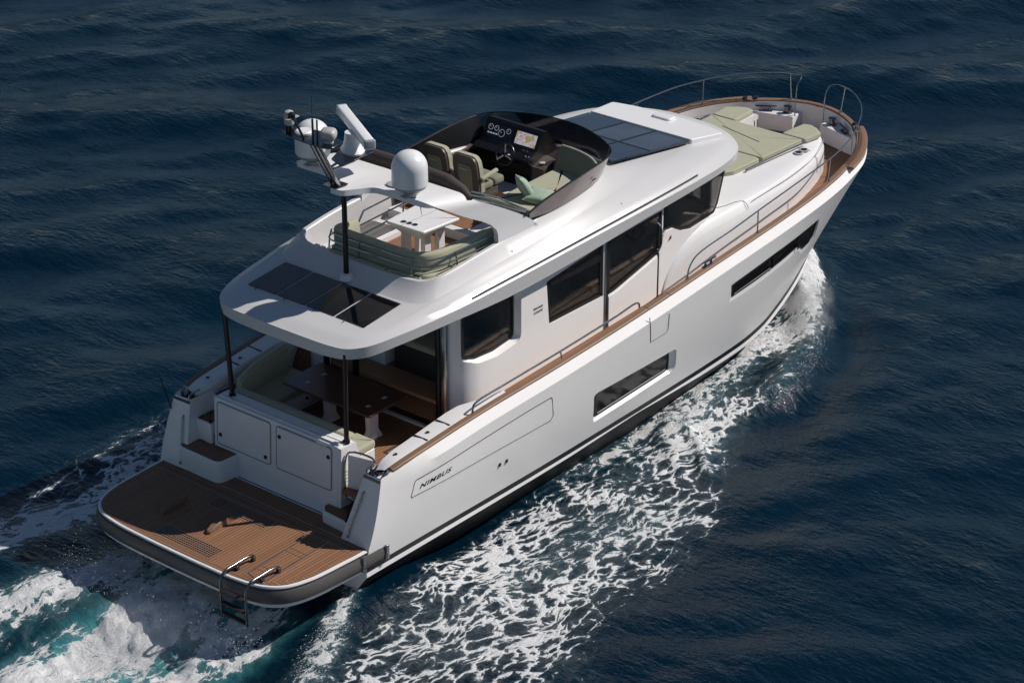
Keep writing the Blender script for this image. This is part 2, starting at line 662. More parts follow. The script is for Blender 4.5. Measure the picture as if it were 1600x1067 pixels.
# lower lines of the hull, half breadths by x
chY = pch([(-.6, 2.10), (0, 2.12), (3, 2.13), (6, 2.08), (8, 2.02), (9.2, 1.96), (10, 1.84), (10.8, 1.62), (11.6, 1.36), (12.3, 1.10), (13.4, .62), (14.1, .28), (14.5, .10), (14.6, 0)])
wlY = pch([(-.6, 1.70), (2, 1.76), (6, 1.72), (8, 1.62), (9.5, 1.42), (10.3, 1.28), (11.2, 1.10), (12, .88), (12.7, .64), (13.4, .39), (14.1, .14), (14.4, 0)])
XCH, XWL = 14.6, 14.4

def level(f, xe, z, us):
    """points along one hull line, u from 0 (stern) to 1 (stem)"""
    xs = us * xe
    return xs, f(xs), z(xs)

us = np.concatenate([np.linspace(0, .84, 60), .84 + .16 * (1 - (1 - np.linspace(0, 1, 46)[1:]) ** 2.0)])
knO = lambda xs: np.interp(xs, [0, .15, 1.1, 30], [0.015, 0.02, 0.105, 0.105])
knD = lambda xs: np.interp(xs, [0, .15, 1.1, 30], [0.09, .09, 0.15, 0.15])

def sternshift(z):
    return np.interp(z, [0.4, .95, 1.95, 2.1], [-.36, -.34, 0.0, 0.0])

def hull_levels():
    L = {}
    # cap edge and knuckle resampled to the same u
    def resamp(Q, z):
        s = Q[:, 0] / Q[-1, 0]
        s = np.maximum.accumulate(s + np.arange(len(s)) * 1e-9)
        return np.stack([np.interp(us, s, Q[:, 0]), np.interp(us, s, Q[:, 1]), np.interp(us, s, z)], 1)
    xs, Q = capcurve(0.0)
    L['cap'] = resamp(Q, capZ(xs) - .03)
    xs, Q2 = capcurve(knO)
    Q2[:, 0] = np.maximum.accumulate(Q2[:, 0])
    L['kn'] = resamp(Q2, capZ(xs) - .03 - knD(xs))
    zc = lambda x: .655 + .0 * x + .012 * np.maximum(x - 8, 0)
    def lv(f, xe, dz, dy=0.0):
        x = us * xe
        y = np.maximum(f(x) + dy * np.clip((xe - x) / 2, 0, 1), 0)
        y[-1] = 0
        return np.stack([x, y, zc(x) + dz], 1)
    L['st'] = lv(chY, XCH, 0.0)
    L['sb'] = lv(chY, XCH, -.085)
    nar = np.interp(us, [0, .3, .42, .55, 1], [-.165, -.14, -.10, -.15, -.22])
    w = lv(chY, XCH, 0.0)
    w[:, 2] += nar
    L['wb'] = w
    x = us * XWL
    L['wl'] = np.stack([x, np.maximum(wlY(x), 0), 0 * x - .05], 1)
    L['wl'][-1, 1] = 0
    L['kl'] = np.stack([us * 13.9, 0 * us, -.55 + .25 * us**4], 1)
    return L
HL = hull_levels()

def side_rows():
    a, b = HL['st'], HL['kn']
    rows = []
    for t in np.linspace(0, 1, 9):
        p = a + (b - a) * t
        # hollow flare towards the bow: fuller high up
        k = np.clip((us - .55) / .4, 0, 1) * np.clip((1 - us) / .02, 0, 1)
        p[:, 1] -= k * .10 * t * (1 - t)
        k2 = np.clip(1 - us / .5, 0, 1)
        p[:, 1] += .05 * np.sin(math.pi * t) * (1 - np.clip((us - .7) / .3, 0, 1))
        rows.append(p)
    return rows
SR = side_rows()

def shear_stern(p):
    p = np.array(p, float)
    f = np.clip(1 - us / .075, 0, 1)[:, None]
    sh = sternshift(p[:, 2])[:, None] * f
    p[:, :1] += sh
    return p

def both(rows):
    """grid rows running port stern -> bow -> starboard stern"""
    out = []
    for p in rows:
        p = shear_stern(p)
        s = p[::-1][1:].copy()
        s[:, 1] *= -1
        out.append(np.concatenate([p, s]))
    return out

def hull_y(x, z):
    """half breadth of the hull side at x, z"""
    best = []
    for p in SR:
        q = shear_stern(p)
        best.append((np.interp(x, q[:, 0], q[:, 1]), np.interp(x, q[:, 0], q[:, 2])))
    ys = [b[0] for b in best]
    zs = [b[1] for b in best]
    return float(np.interp(z, zs, ys))

# cap inner edge and inner bulwark face
xs_, Qi = capcurve(lambda x: -np.interp(x, [0, .3, 12.4, 13.4, 30], [.10, .11, .11, .105, .105]))
Qi[:, 0] = np.maximum.accumulate(Qi[:, 0])
s_ = Qi[:, 0] / Qi[-1, 0]
s_ = np.maximum.accumulate(s_ + np.arange(len(s_)) * 1e-9)
capin = np.stack([np.interp(us, s_, Qi[:, 0]), np.interp(us, s_, Qi[:, 1]), np.interp(us, s_, capZ(xs_) - .03)], 1)
deckZ = lambda x: np.interp(x, [0, 2.2, 2.6, 9, 12, 14.6], [1.45, 1.5, 1.95, 2.28, 2.45, 2.5])
bulin = capin.copy()
bulin[:, 1] = np.maximum(bulin[:, 1] - .02, 0)
bulin[:, 2] = deckZ(bulin[:, 0]) - .02
bulin[-1, 1] = 0

# solid white topsides: outer side, bevel, rail top, inner face, and a closing floor
rows = SR + [HL['cap'], capin, bulin]
G = both(rows)
hm = MB()
hm.grid(G)
# transom closing: outer stern edge
hull = hm.build('hull', HULLW, yacht, 30)
so = hull.modifiers.new('s', 'SOLIDIFY')
hull.modifiers.clear()

def strip(name, a, b, m, parent, out=0.0):
    g = both([HL[a], HL[b]])
    if out:
        for r_ in g:
            r_[:, 1] += np.sign(r_[:, 1]) * out
    mb = MB()
    mb.grid(g)
    return mb.build(name, m, parent, 30)
strip('boot_stripe', 'st', 'sb', BLACK, hull)
strip('spray_chine', 'sb', 'wb', HULLW, hull)
mb = MB()
mb.grid(both([HL['wb'], HL['wl'], HL['kl']]))
mb.build('bottom_paint', ANTIF, hull, 30)

# flat transom plate under the platform closing the hull's stern
mb = MB()
sec = [shear_stern(p)[0] for p in [HL['kl'], HL['wl'], HL['wb'], HL['sb'], HL['st'], SR[2]]]
sec = [(p[0] + .004, p[1], p[2]) for p in sec]
lft = sec[::-1]
rgt = [(p[0], -p[1], p[2]) for p in sec[1:]]
mb.add(lft + rgt, [tuple(range(len(lft + rgt)))])
mb.build('transom_plate', HULLW, hull)

# hull windows: recesses cut as pockets with panes; done on both sides
def fill_loop(pts):
    return [tuple(range(len(pts)))]

def side_panel(outline, depth, out, grow=0.0):
    """solid following the hull side: (x,z) outline, from y=hull-depth to y=hull+out, starboard"""
    n = len(outline)
    ya = [-(hull_y(x, z) - depth) for x, z in outline]
    yb = [-(hull_y(x, z) + out) for x, z in outline]
    vs = [(x, y, z) for (x, z), y in zip(outline, ya)] + [(x, y, z) for (x, z), y in zip(outline, yb)]
    fs = [(i, (i + 1) % n, n + (i + 1) % n, n + i) for i in range(n)]
    return vs, fs, n

W1 = fillet([(4.825, .937), (7.05, 1.03), (6.89, 1.505), (4.65, 1.55)], [.10, .13, .13, .10], 6)
W1g = fillet([(4.90, .995), (6.90, 1.06), (6.76, 1.50), (4.755, 1.525)], .06, 5)
W2 = [(8.32, 1.80), (9.15, 1.83), (10.60, 1.925), (10.93, 1.70), (11.28, 1.70), (11.42, 1.86), (11.17, 2.345), (9.6, 2.27), (8.25, 2.15)]
W2 = fillet(W2, [.03, .2, .12, .1, .1, .12, .05, .2, .03], 4)
W2g = fillet([(8.39, 1.88), (9.10, 1.92), (10.55, 2.015), (10.93, 1.815), (11.20, 1.82), (11.28, 1.92), (11.14, 2.335), (9.6, 2.26), (8.33, 2.135)], .04, 3)

def resample(poly, step):
    out = []
    n = len(poly)
    for i in range(n):
        a, b = np.array(poly[i]), np.array(poly[(i + 1) % n])
        k = max(1, int(np.linalg.norm(b - a) / step))
        out += [tuple(a + (b - a) * j / k) for j in range(k)]
    return out
W1, W2, W1g, W2g = (resample(w, .12) for w in (W1, W2, W1g, W2g))

def pocket(wo, wg, dep):
    """splayed recess walls from the outline in the side down to the pane"""
    m = MB()
    n = len(wo)
    # match the inner loop to the outer by angle
    co = np.mean(wo, axis=0)
    def closest(p):
        q = np.array(wg)
        # project p towards the inner loop
        d = np.hypot(q[:, 0] - p[0], q[:, 1] - p[1])
        return tuple(q[d.argmin()])
    inner = [closest(p) for p in wo]
    r0 = [(x, -(hull_y(x, z) + .001), z) for x, z in wo]
    r1 = [(x, -(hull_y(x, z) - dep), z) for x, z in inner]
    for s in (1, -1):
        m.rings([[(x, y * s, z) for x, y, z in r0], [(x, y * s, z) for x, y, z in r1]])
    return m

def cut_faces(o, loop, depth_out=.4):
    """cut a hole through the sheet o along the (x,z) outline on both sides"""
    c = []
    for s in (1, -1):
        m = MB()
        m.prism(loop, 1, -1.0 * s, -3.2 * s)
        c.append(m)
    return c

def knife_hole(o, loops):
    bm = bmesh.new()
    bm.from_mesh(o.data)
    for loop in loops:
        n = len(loop)
        area = sum(loop[i][0] * loop[(i + 1) % n][1] - loop[(i + 1) % n][0] * loop[i][1] for i in range(n))
        lp = loop if area > 0 else loop[::-1]
        xs = [p[0] for p in lp]
        zs = [p[1] for p in lp]
        x0, x1, z0, z1 = min(xs), max(xs), min(zs), max(zs)
        # slice the near faces along every edge line of the loop, then drop faces inside
        def near():
            return [f for f in bm.faces if any(x0 - .3 < v.co.x < x1 + .3 for v in f.verts) and any(z0 - .3 < v.co.z < z1 + .3 for v in f.verts) and abs(f.calc_center_median().y) > .4 and abs(f.normal.y) > .3]
        for i in range(n):
            a, b = lp[i], lp[(i + 1) % n]
            nx, nz = (b[1] - a[1]), -(b[0] - a[0])
            l = math.hypot(nx, nz)
            if l < 1e-6:
                continue
            mx, mz, half = (a[0] + b[0]) / 2, (a[1] + b[1]) / 2, l / 2
            fs = [f for f in near() if min(math.hypot(v.co.x - mx, v.co.z - mz) for v in f.verts) < half + .45]
            geom = list({e for f in fs for e in f.edges}) + list({v for f in fs for v in f.verts}) + fs
            bmesh.ops.bisect_plane(bm, geom=geom, dist=1e-5, plane_co=(a[0], 0, a[1]), plane_no=(nx / l, 0, nz / l))
        dead = []
        for f in near():
            c = f.calc_center_median()
            ins = False
            j = n - 1
            for i in range(n):
                xi, zi = lp[i]
                xj, zj = lp[j]
                if (zi > c.z) != (zj > c.z) and c.x < (xj - xi) * (c.z - zi) / (zj - zi) + xi:
                    ins = not ins
                j = i
            if ins:
                dead.append(f)
        bmesh.ops.delete(bm, geom=dead, context='FACES')
    bm.to_mesh(o.data)
    bm.free()
    me = o.data
    me.polygons.foreach_set('use_smooth', [True] * len(me.polygons))
    me.set_sharp_from_angle(angle=R(30))

def norm_custom(me):
    pass
knife_hole(hull, [W1, W2])
for (wo, wg, dep, tag) in ((W1, W1g, .065, 'midship'), (W2, W2g, .022, 'bow')):
    pocket(wo, wg, dep).build('window_recess', WHITE, hull, 40)
    for s in (1, -1):
        m = MB()
        pts = [(x, -(hull_y(x, z) - dep + .004) * s, z) for x, z in wg]
        m.add(pts, [tuple(range(len(pts)))])
        pane = m.build('hull_window', HULLPANE, hull, 60)
        # dark lining a hand's breadth behind the pane, black gasket around it
        m = MB()
        inn = offset(wg, .035)
        m.rings([[(x, -(hull_y(x, z) - dep + .012) * s, z) for x, z in wg], [(x, -(hull_y(x, z) - dep + .012) * s, z) for x, z in inn]])
        m.build('gasket', BLKRUB, pane)
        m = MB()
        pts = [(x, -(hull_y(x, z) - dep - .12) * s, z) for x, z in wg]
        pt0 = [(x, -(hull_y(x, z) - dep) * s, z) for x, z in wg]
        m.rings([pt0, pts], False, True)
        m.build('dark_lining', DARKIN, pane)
        m = MB()
        if tag == 'bow':
            for x in (9.62, 10.52):
                zt = 2.25
                y = hull_y(x, 2.1) - dep + .012
                m.box((x - .012, -(y + .006) if s > 0 else y - .01, 1.98), (x + .012, -(y - .01) if s > 0 else y + .006, zt))
            m.build('window_mullion', DSTEEL, pane)
        # pale sill strip at the foot of the pane
        m = MB()
        if tag == 'bow':
            a, b = (8.46, 1.905), (9.58, 1.972)
        else:
            a, b = (4.97, 1.04), (6.80, 1.10)
        q = []
        for (x, z) in (a, b):
            for dz in (0, .022):
                q.append((x, -(hull_y(x, z) - dep + .014) * s, z + dz))
        m.add(q, [(0, 2, 3, 1)])
        m.build('sill_trim', LIGHTGREY, pane)

# incised panel line, name, pipe outlets, side gate seams on the starboard side
def side_line(pts, w, out, name, m, parent, closed=False):
    for s in (1, -1):
        p = [(x, -(hull_y(x, z) + out) * s, z) for x, z in pts]
        mb = MB()
        mb.tube(p, w, 6, closed)
        mb.build(name, m, parent)
NP = fillet([(.491, 1.481), (3.589, 1.525), (3.64, 1.60), (3.56, 1.955), (3.05, 1.93), (.581, 1.729)], [.02, .03, .06, .05, .1, .06], 5)
side_line(resample(NP, .15), .0085, -.003, 'panel_groove', SEAM, hull, True)
side_line([(x, z - .016) for x, z in resample([(.52, 1.481), (3.55, 1.524)], .2)][:-1], .006, 0.001, 'panel_lip', WHITE, hull)
GT = [(5.93, 2.44), (6.043, 1.962), (6.46, 1.972), (6.50, 2.02), (6.46, 2.46)]
side_line(resample(GT, .12)[:-4], .007, .002, 'side_gate_seam', SEAMG, hull)
for x in (2.46, 2.62):
    for s in (1, -1):
        mb = MB()
        y = hull_y(x, 1.21) * s
        mb.lathe([(.001, .012), (.018, .014), (.034, .008), (.036, -.01)], (x, -y, 1.21), 16, (0, -s, 0))
        mb.build('pipe_outlet', DSTEEL, hull)
        mb = MB()
        mb.lathe([(.001, .0165), (.017, .0165), (.018, .01)], (x, -y, 1.21), 12, (0, -s, 0))
        mb.build('outlet_hole', SCREENBK, hull)
yy = hull_y(.9, 1.58)
for s in (1, -1):
    a, b = Vector((.66, -hull_y(.66, 1.56) * s, 1.563)), Vector((1.34, -hull_y(1.34, 1.61) * s, 1.602))
    if s < 0:
        a, b = b, a
    text_mesh('ship_name', 'NIMBUS', .098, BLACK, hull, a + Vector((0, -.02 * s, 0)), b - a, (0, 0, 1), 0.0, .35, 1.72, 1.12, (lambda x, z, s=s: -(hull_y(x, z) + .004) * s))

# rubbing strake, knuckle keel guard at the stem
mb = MB()
stem = [((SR[k][-1][0]) + .012, 0, SR[k][-1][2]) for k in range(0, 6)] 
stem = [(HL['wl'][-1][0] + .012, 0, -.05), (HL['st'][-1][0] + .01, 0, .72)] + stem[1:]
mb.tube(stem, .022, 8, smooth=3)
mb.build('stem_guard', STEEL, hull)

# ------------------------------------------------------------------ teak cap rail
def cap_piece(x0, x1, name='cap_rail'):
    for s in (1, -1):
        xs = np.concatenate([np.linspace(x0, min(x1, 12.2), 60), 12.2 + (XT - 12.2) * (1 - (1 - np.linspace(0, 1, 50)[1:]) ** 2.2)]) if x1 > 12.2 else np.linspace(x0, x1, 50)
        xs = xs[xs <= x1 + 1e-6]
        P = np.stack([xs, capY(xs)], 1)
        T = np.gradient(P, axis=0)
        if x1 >= XT - 1e-6:
            T[-1] = (0, -1)
        T /= np.linalg.norm(T, axis=1, keepdims=True)
        N = np.stack([-T[:, 1], T[:, 0]], 1)
        w = np.interp(xs, [0, .3, 12.4, 13.4, 30], [.10, .11, .11, .105, .105])[:, None]
        o = P + N * .006
        i = P - N * w
        z = capZ(xs)
        rows = []
        for (q, dz) in ((o, -.045), (o, -.012), (P - N * .006, 0.0), (P - N * (w * .5), .006), (i + N * .012, 0.0), (i, -.012), (i, -.045)):
            r_ = np.concatenate([q, (z + dz)[:, None]], 1)
            r_[:, 1] *= s
            rows.append([tuple(p) for p in r_])
        mb = MB()
        n = len(xs)
        prof = [[rows[k][j] for k in range(len(rows))] for j in range(n)]
        mb.rings(prof, True, True)
        mb.build(name, CAPWOOD, yacht, 35)
cap_piece(.22, 6.03)
cap_piece(6.045, 6.60)
cap_piece(6.615, 13.75)
cap_piece(13.88, XT)

# ------------------------------------------------------------------ decks inside the bulwark
def deck_sheet(x0, x1, name, m, inner=None, dz=0.0):
    xs = np.linspace(x0, x1, 60)
    rows = []
    for x in xs:
        y = float(np.interp(x, bulin[:, 0], bulin[:, 1])) + .015
        z = float(deckZ(x)) + dz
        rows.append([(x, y * t, z) for t in (-1, -.6, -.2, .2, .6, 1)])
    mb = MB()
    mb.grid(rows)
    return mb.build(name, m, yacht)
deck_sheet(2.3, 14.28, 'side_deck', TEAKX)
# cockpit floor, with a fine margin
mb = MB()
mb.plate([(.1, -1.86), (2.75, -1.86), (2.75, 1.86), (.1, 1.86)], 1.38, 1.45)
ck = mb.build('cockpit_floor', TEAKX, yacht)
mb = MB()
for lo, hi in (((1.3, -1.7), (1.34, -.95)), ((2.2, -1.7), (2.24, -.95))):
    mb.box((lo[0], lo[1], 1.449), (hi[0], hi[1], 1.4535))
mb.box((1.34, -1.7, 1.449), (2.2, -1.665, 1.4535))
mb.box((1.34, -.985, 1.449), (2.2, -.95, 1.4535))
mb.build('floor_hatch_edge', SEAM, ck)
# ------------------------------------------------------------------ stern: quarter wings, platform, transom, steps
for s in (1, -1):
    S = lambda p: (p[0], p[1] * s, p[2])
    # quarter wing: aft face, inner face, top, from the hull's stern edge inwards
    edge = []
    for p in SR + [HL['cap']]:
        q = shear_stern(p)[0]
        edge.append((q[0], q[1], q[2]))
    edge = [(-.35, edge[0][1], .62)] + [e for e in edge if e[2] > .66]
    n = len(edge)
    inner = []
    for e in edge:
        t = min(1, max(0, (e[2] - .93) / .97))
        inner.append((e[0] + .012, 1.60 + .19 * t, e[2]))
    fwd = [(0.62 + .0 * i, 1.70 + .07 * min(1, max(0, (e[2] - .93) / .97)), e[2]) for i, e in enumerate(edge)]
    cr = [(e[0] - .008, e[1] - .045, e[2]) for e in edge]
    cr2 = [(p[0] - .006, p[1] + .04, p[2]) for p in inner]
    mb = MB()
    mb.rings([[S(p) for p in edge], [S(p) for p in cr], [S(p) for p in cr2], [S(p) for p in inner], [S(p) for p in fwd]], closed=False)
    mb.build('quarter_wing', WHITE, yacht, 35)
    # fairlead plate with rollers on the wing's top
    top = [(-.03, 2.11), (.235, 2.155), (.24, 1.93), (.235, 1.80), (-.025, 1.79)]
    mb = MB()
    mb.plate([(x, y * s) for x, y in (top if s < 0 else top[::-1])], 1.885, 1.925, .008)
    fl = mb.build('fairlead', DSTEEL, yacht)
    mb = MB()
    for (x, y, r) in ((.06, 2.02, .030), (.14, 2.07, .026), (.05, 1.92, .030), (.10, 1.83, .026)):
        mb.lathe([(r * 1.35, 0), (r * 1.3, .012), (r * .7, .022), (r * .7, .07), (r * 1.25, .085), (r * 1.1, .095)], (x, y * s, 1.92), 14)
    mb.build('roller', DSTEEL, fl)
    mb = MB()
    mb.tube([S((.0, 1.82, 1.93)), S((.02, 1.815, 2.0)), S((.16, 1.812, 2.035)), S((.23, 1.81, 2.03))], .012, 8, smooth=3)
    mb.tube([S((.0, 2.10, 1.93)), S((.03, 2.11, 1.985)), S((.17, 2.14, 2.02))], .012, 8, smooth=3)
    mb.build('fairlead_horn', STEEL, fl)
    # white inboard top of the coaming beside the teak
    xs = np.linspace(.17, 2.75, 40)
    rows = []
    for x in xs:
        yo = capY(x) - .10
        yi = np.interp(x, [.17, .3, .6, 1.8, 2.05, 2.4, 2.75], [1.83, 1.80, 1.775, 1.75, 1.77, 1.93, 2.02])
        z = float(capZ(x)) - .012
        dz = -.09 * max(0, (.42 - x) / .25) ** 2
        rows.append([S((x, yo, z)), S((x, yo * .65 + yi * .35, z + .012 + dz * .3)), S((x, yi + .03, z - .004 + dz * .6)), S((x, yi + .006, z - .03 + dz)), S((x, yi, z - .07 + dz)), S((x, yi, 1.44))])
    mb = MB()
    mb.grid(rows)
    mb.rings([rows[0], [(p[0] + .0, p[1], p[2]) for p in rows[0][:5]] + [rows[0][5]]], closed=False)
    cm = mb.build('side_coaming', WHITE, yacht, 40)
    mb = MB()
    for x in (1.06, 1.55):
        z = float(capZ(x)) + .003
        mb.box((x - .008, min(1.80 * s, 2.07 * s), z - .012), (x + .008, max(1.80 * s, 2.07 * s), z + .004))
    mb.build('hatch_seam', SEAM, cm)
    for x in (.52, 1.22):
        mb = MB()
        z = float(capZ(x)) - .002
        mb.lathe([(.03, 0), (.03, .008), (.022, .012), (.02, .004), (.001, .004)], (x, 1.93 * s, z + .002), 18)
        mb.build('deck_filler', DSTEEL, cm)
    # grab handle on the aft face of the wing
    mb = MB()
    mb.tube([S((-.02, 1.86, 1.70)), S((-.10, 1.855, 1.69)), S((-.16, 1.83, 1.55)), S((-.31, 1.74, 1.10)), S((-.33, 1.735, 1.02)), S((-.29, 1.735, 1.0))], .014, 10, smooth=4)
    mb.build('grab_handle', STEEL, yacht)
    # cleat in the mooring niche inside the wing
    mb = MB()
    for x in (.62, .80):
        mb.tube([S((x, 1.735, 1.92)), S((x, 1.70, 1.92))], .016, 8)
    mb.tube([S((.52, 1.69, 1.935)), S((.62, 1.69, 1.92)), S((.80, 1.69, 1.92)), S((.90, 1.69, 1.935))], .018, 8)
    mb.build('cleat', STEEL, yacht)
    mb = MB()
    for x in (.12, .30):
        mb.lathe([(.045, 0), (.045, .012), (.032, .016), (.028, .0), (.001, .0)], (x, 1.69 * s, 1.62), 16, (0, -s, 0))
    mb.build('shore_power_inlet', DSTEEL, yacht)

# swim platform
half = [(.04, 2.150), (-.35, 2.155), (-.8, 2.135), (-1.45, 2.075), (-1.82, 1.93), (-2.02, 1.68), (-2.115, 1.25), (-2.145, .6), (-2.15, 0)]
hp = spline(half, 6)
PL = hp + [(x, -y) for x, y in hp[::-1][1:]]        # port fwd -> stern -> starboard fwd, CCW seen from above
mb = MB()
rings = []
for (d, z) in ((.40, .50), (.10, .56), (.045, .60), (.05, .655), (.05, .90), (.012, .925), (0.02, .945), (.055, .95), (.055, .944), (.4, .944)):
    rings.append([(x, y, z) for x, y in offset(PL, d)])
mb.rings(rings, True, True)
plat = mb.build('swim_platform', WHITE, yacht, 35)
mb = MB()
TK = offset(PL, .06)
mb.plate(TK, .945, .953)
mb.build('platform_teak', TEAKX, plat)
# rubbing strake: rounded fender band round the platform
mb = MB()
path = [p for p in offset(PL, .05)]
rows = []
for (d, z) in ((.0, .665), (-.05, .675), (-.07, .71), (-.078, .775), (-.07, .84), (-.05, .88), (0, .888)):
    rows.append([(x, y, z) for x, y in offset(path, d)])
mb.grid(rows)
mb.build('rub_strake', RUBBAND, plat, 50)
mb = MB()
for s in (1, -1):
    for x0, x1 in ((-.01, .055), (-.50, -.46)):
        mb.box((x0, 2.06 if s > 0 else -2.205, .655), (x1, 2.205 if s > 0 else -2.06, .90), .015)
mb.build('strake_clamp', STEEL, plat)
# margins, gratings, chocks and the ladder lid on the platform
mb = MB()
inner = offset(TK, .085)
nI = len(inner)
loop = [(x, y, .9525) for x, y in TK[:]], [(x, y, .9555) for x, y in TK]
mb.rings([[(x, y, .9545) for x, y in TK], [(x, y, .956) for x, y in offset(TK, .004)], [(x, y, .956) for x, y in offset(TK, .08)], [(x, y, .953) for x, y in offset(TK, .083)]], closed=False)
mb.build('teak_margin', TEAKY, plat)
mb = MB()
mb.box((-.58, -1.95, .953), (-.505, 1.98, .957))
mb.box((-.44, -1.95, .953), (-.40, 1.98, .957))
mb.build('margin_board', CAPWOOD, plat)
mb = MB()
mb.box((-.502, -1.98, .953), (-.494, 2.0, .9555))
mb.box((-.445, -1.98, .953), (-.439, 2.0, .9555))
mb.build('hinge_seam', SEAM, plat)
for x0, x1 in ((-.85, -.57 - .03), (-1.95, -1.67)):
    mb = MB()
    mb.box((x0 - .03, -.58, .953), (x1 + .03, .62, .9565))
    g = mb.build('grating', CAPWOOD, plat)
    mb = MB()
    nx, ny = 6, 25
    for i in range(nx):
        for j in range(ny):
            cx = x0 + (i + .5) * (x1 - x0) / nx
            cy = -.55 + (j + .5) * 1.14 / ny
            mb.box((cx - .014, cy - .014, .9566), (cx + .014, cy + .014, .9582))
    g2 = mb.build('grating_holes', SCREENBK, g)
for y in (.94, -.03):
    pts = [(-1.50, y - .02), (-1.46, y + .03), (-1.30, y + .06), (-1.12, y + .045), (-.97, y + .035), (-.95, y - .005), (-1.10, y - .03), (-1.25, y - .045), (-1.38, y - .06), (-1.47, y - .055)]
    mb = MB()
    mb.plate(pts[::-1], lambda x, yy: .952, lambda x, yy: .975 + .085 * math.sin(math.pi * min(1, max(0, (x + 1.52) / .6))) ** .7, .012)
    mb.build('tender_chock', CAPWOOD, plat)
    mb = MB()
    mb.lathe([(.02, 0), (.02, .012), (.001, .016)], (-1.46, y - .03, .978), 12)
    mb.build('chock_pin', BLKRUB, plat)
mb = MB()
for (a, b) in (((-1.88, -1.27), (-.46, -1.20)), ((-1.98, -1.62), (-.47, -1.55))):
    mb.tube([(a[0], a[1], .957), (b[0], b[1], .957)], .008, 6)
mb.tube([(-1.88, -1.27, .957), (-1.98, -1.62, .957)], .006, 6)
lid = mb.build('ladder_lid_trim', STEEL, plat)
mb = MB()
for x in (-1.72, -1.62, -1.1, -1.0, -.75):
    mb.box((x, -1.60, .953), (x + .02, -1.24, .9575))
mb.build('lid_slat', CAPWOOD, plat)
# swim ladder
mb = MB()
for y in (-1.09, -1.59):
    mb.tube([(-1.58, y, .955), (-1.58, y, 1.02), (-1.66, y, 1.06), (-1.98, y, 1.06), (-2.16, y, 1.04), (-2.245, y, .96), (-2.26, y, .80), (-2.26, y, .38)], .021, 10, smooth=5)
for z in (.78, .60, .43):
    mb.tube([(-2.262, -1.60, z), (-2.262, -1.08, z)], .014, 8)
lad = mb.build('swim_ladder', DSTEEL, yacht)
for z in (.78, .60, .43):
    mb = MB()
    mb.box((-2.30, -1.57, z - .015), (-2.225, -1.11, z + .02), .008)
    mb.build('rung', BLKRUB, lad)
mb = MB()
for y in (-1.09, -1.59):
    for x in (-1.60, -1.92):
        mb.box((x - .025, y - .03, .953), (x + .025, y + .03, 1.03), .008)
mb.build('ladder_foot', DSTEEL, lad)

# transom block with two locker doors
mb = MB()
prof = [(.045, .94), (.10, 2.04), (.125, 2.09), (.19, 2.11), (.40, 2.11), (.44, 2.08), (.44, 1.40), (.30, .94)]
mb.prism(prof, 1, -1.17, 1.36)
tr = mb.build('transom_locker', WHITE, yacht, 30)
mb = MB()
mb.box((.16, -1.15, 2.108), (.20, 1.30, 2.125), .006)
mb.box((.26, -1.15, 2.108), (.30, 1.30, 2.122), .006)
mb.build('locker_ledge', WHITE, tr)
def xt(z):
    return .045 + (.055) * (z - .94) / 1.10
for (y0, y1) in ((1.29, .18), (.05, -1.06)):
    out = fillet([(y1, 1.37), (y0, 1.37), (y0, 2.045), (y1, 2.045)], .05, 4)
    mb = MB()
    ins = offset(out, .012)
    mb.rings([[(xt(z) - .002, y, z) for y, z in out], [(xt(z) - .016, y, z) for y, z in ins]], False, True)
    d = mb.build('locker_door', WHITE, tr, 40)
    mb = MB()
    mb.tube([(xt(z) - .004, y, z) for y, z in offset(out, -.006)], .009, 6, True)
    mb.build('door_seam', SEAMG, d)
    mb = MB()
    ys = ((y0 - .07, 1.53), (y1 + .09, 1.47)) if y0 > 1 else ((y0 - .07, 1.90), (y1 + .05, 1.90))
    for (y, z) in ys:
        mb.lathe([(.032, 0), (.032, .012), (.02, .016), (.018, .004), (.001, .004)], (xt(z) - .014, y, z), 16, (-1, 0, 0))
    mb.build('push_latch', BLKRUB, d)
mb = MB()
for y in (1.04, .28):
    mb.box((.118, y - .07, 2.06), (.14, y + .07, 2.075), .004)
mb.build('locker_hinge', DSTEEL, tr)
# starboard end cheek of the locker block with louvres
mb = MB()
mb.prism([(.05, .95), (.11, 2.09), (.42, 2.09), (.62, 1.45), (.62, .95)], 1, -1.245, -1.168)
ch = mb.build('locker_cheek', WHITE, tr)
mb = MB()
for i in range(9):
    z = 1.25 + i * .055
    mb.box((.17, -1.252, z), (.29, -1.244, z + .02))
mb.build('louvre', LIGHTGREY, ch)

# steps: big port step, small upper step, starboard step
def step(name, poly, z0, z1, r=.10, inset=.035, teakm=TEAKY, lip=.035):
    P_ = fillet(poly, r, 6)
    mb = MB()
    mb.plate(P_, z0, z1, lip)
    o = mb.build(name, WHITE, yacht, 40)
    mb = MB()
    mb.plate(offset(P_, inset), z1 - .004, z1 + .007, .004)
    mb.build('step_teak', teakm, o)
    return o
step('boarding_step', [(.16, .86), (.16, 1.92), (-.32, 1.80), (-.34, .88)], .94, 1.30, [.02, .02, .16, .16])
step('boarding_step', [(.46, 1.40), (.46, 1.90), (.05, 1.80), (.05, 1.42)], .94, 1.63, .02)
step('boarding_step', [(.95, 1.40), (.95, 1.86), (.46, 1.84), (.46, 1.38)], .94, 1.86, .02)
step('boarding_step', [(.62, -1.70), (.62, -1.12), (-.02, -.95), (-.16, -1.08), (-.20, -1.60)], .94, 1.13, [.01, .01, .12, .10, .01])
mb = MB()
mb.box((.60, -1.75, .94), (.66, -1.1, 1.45))
mb.build('cockpit_riser', WHITE, yacht)
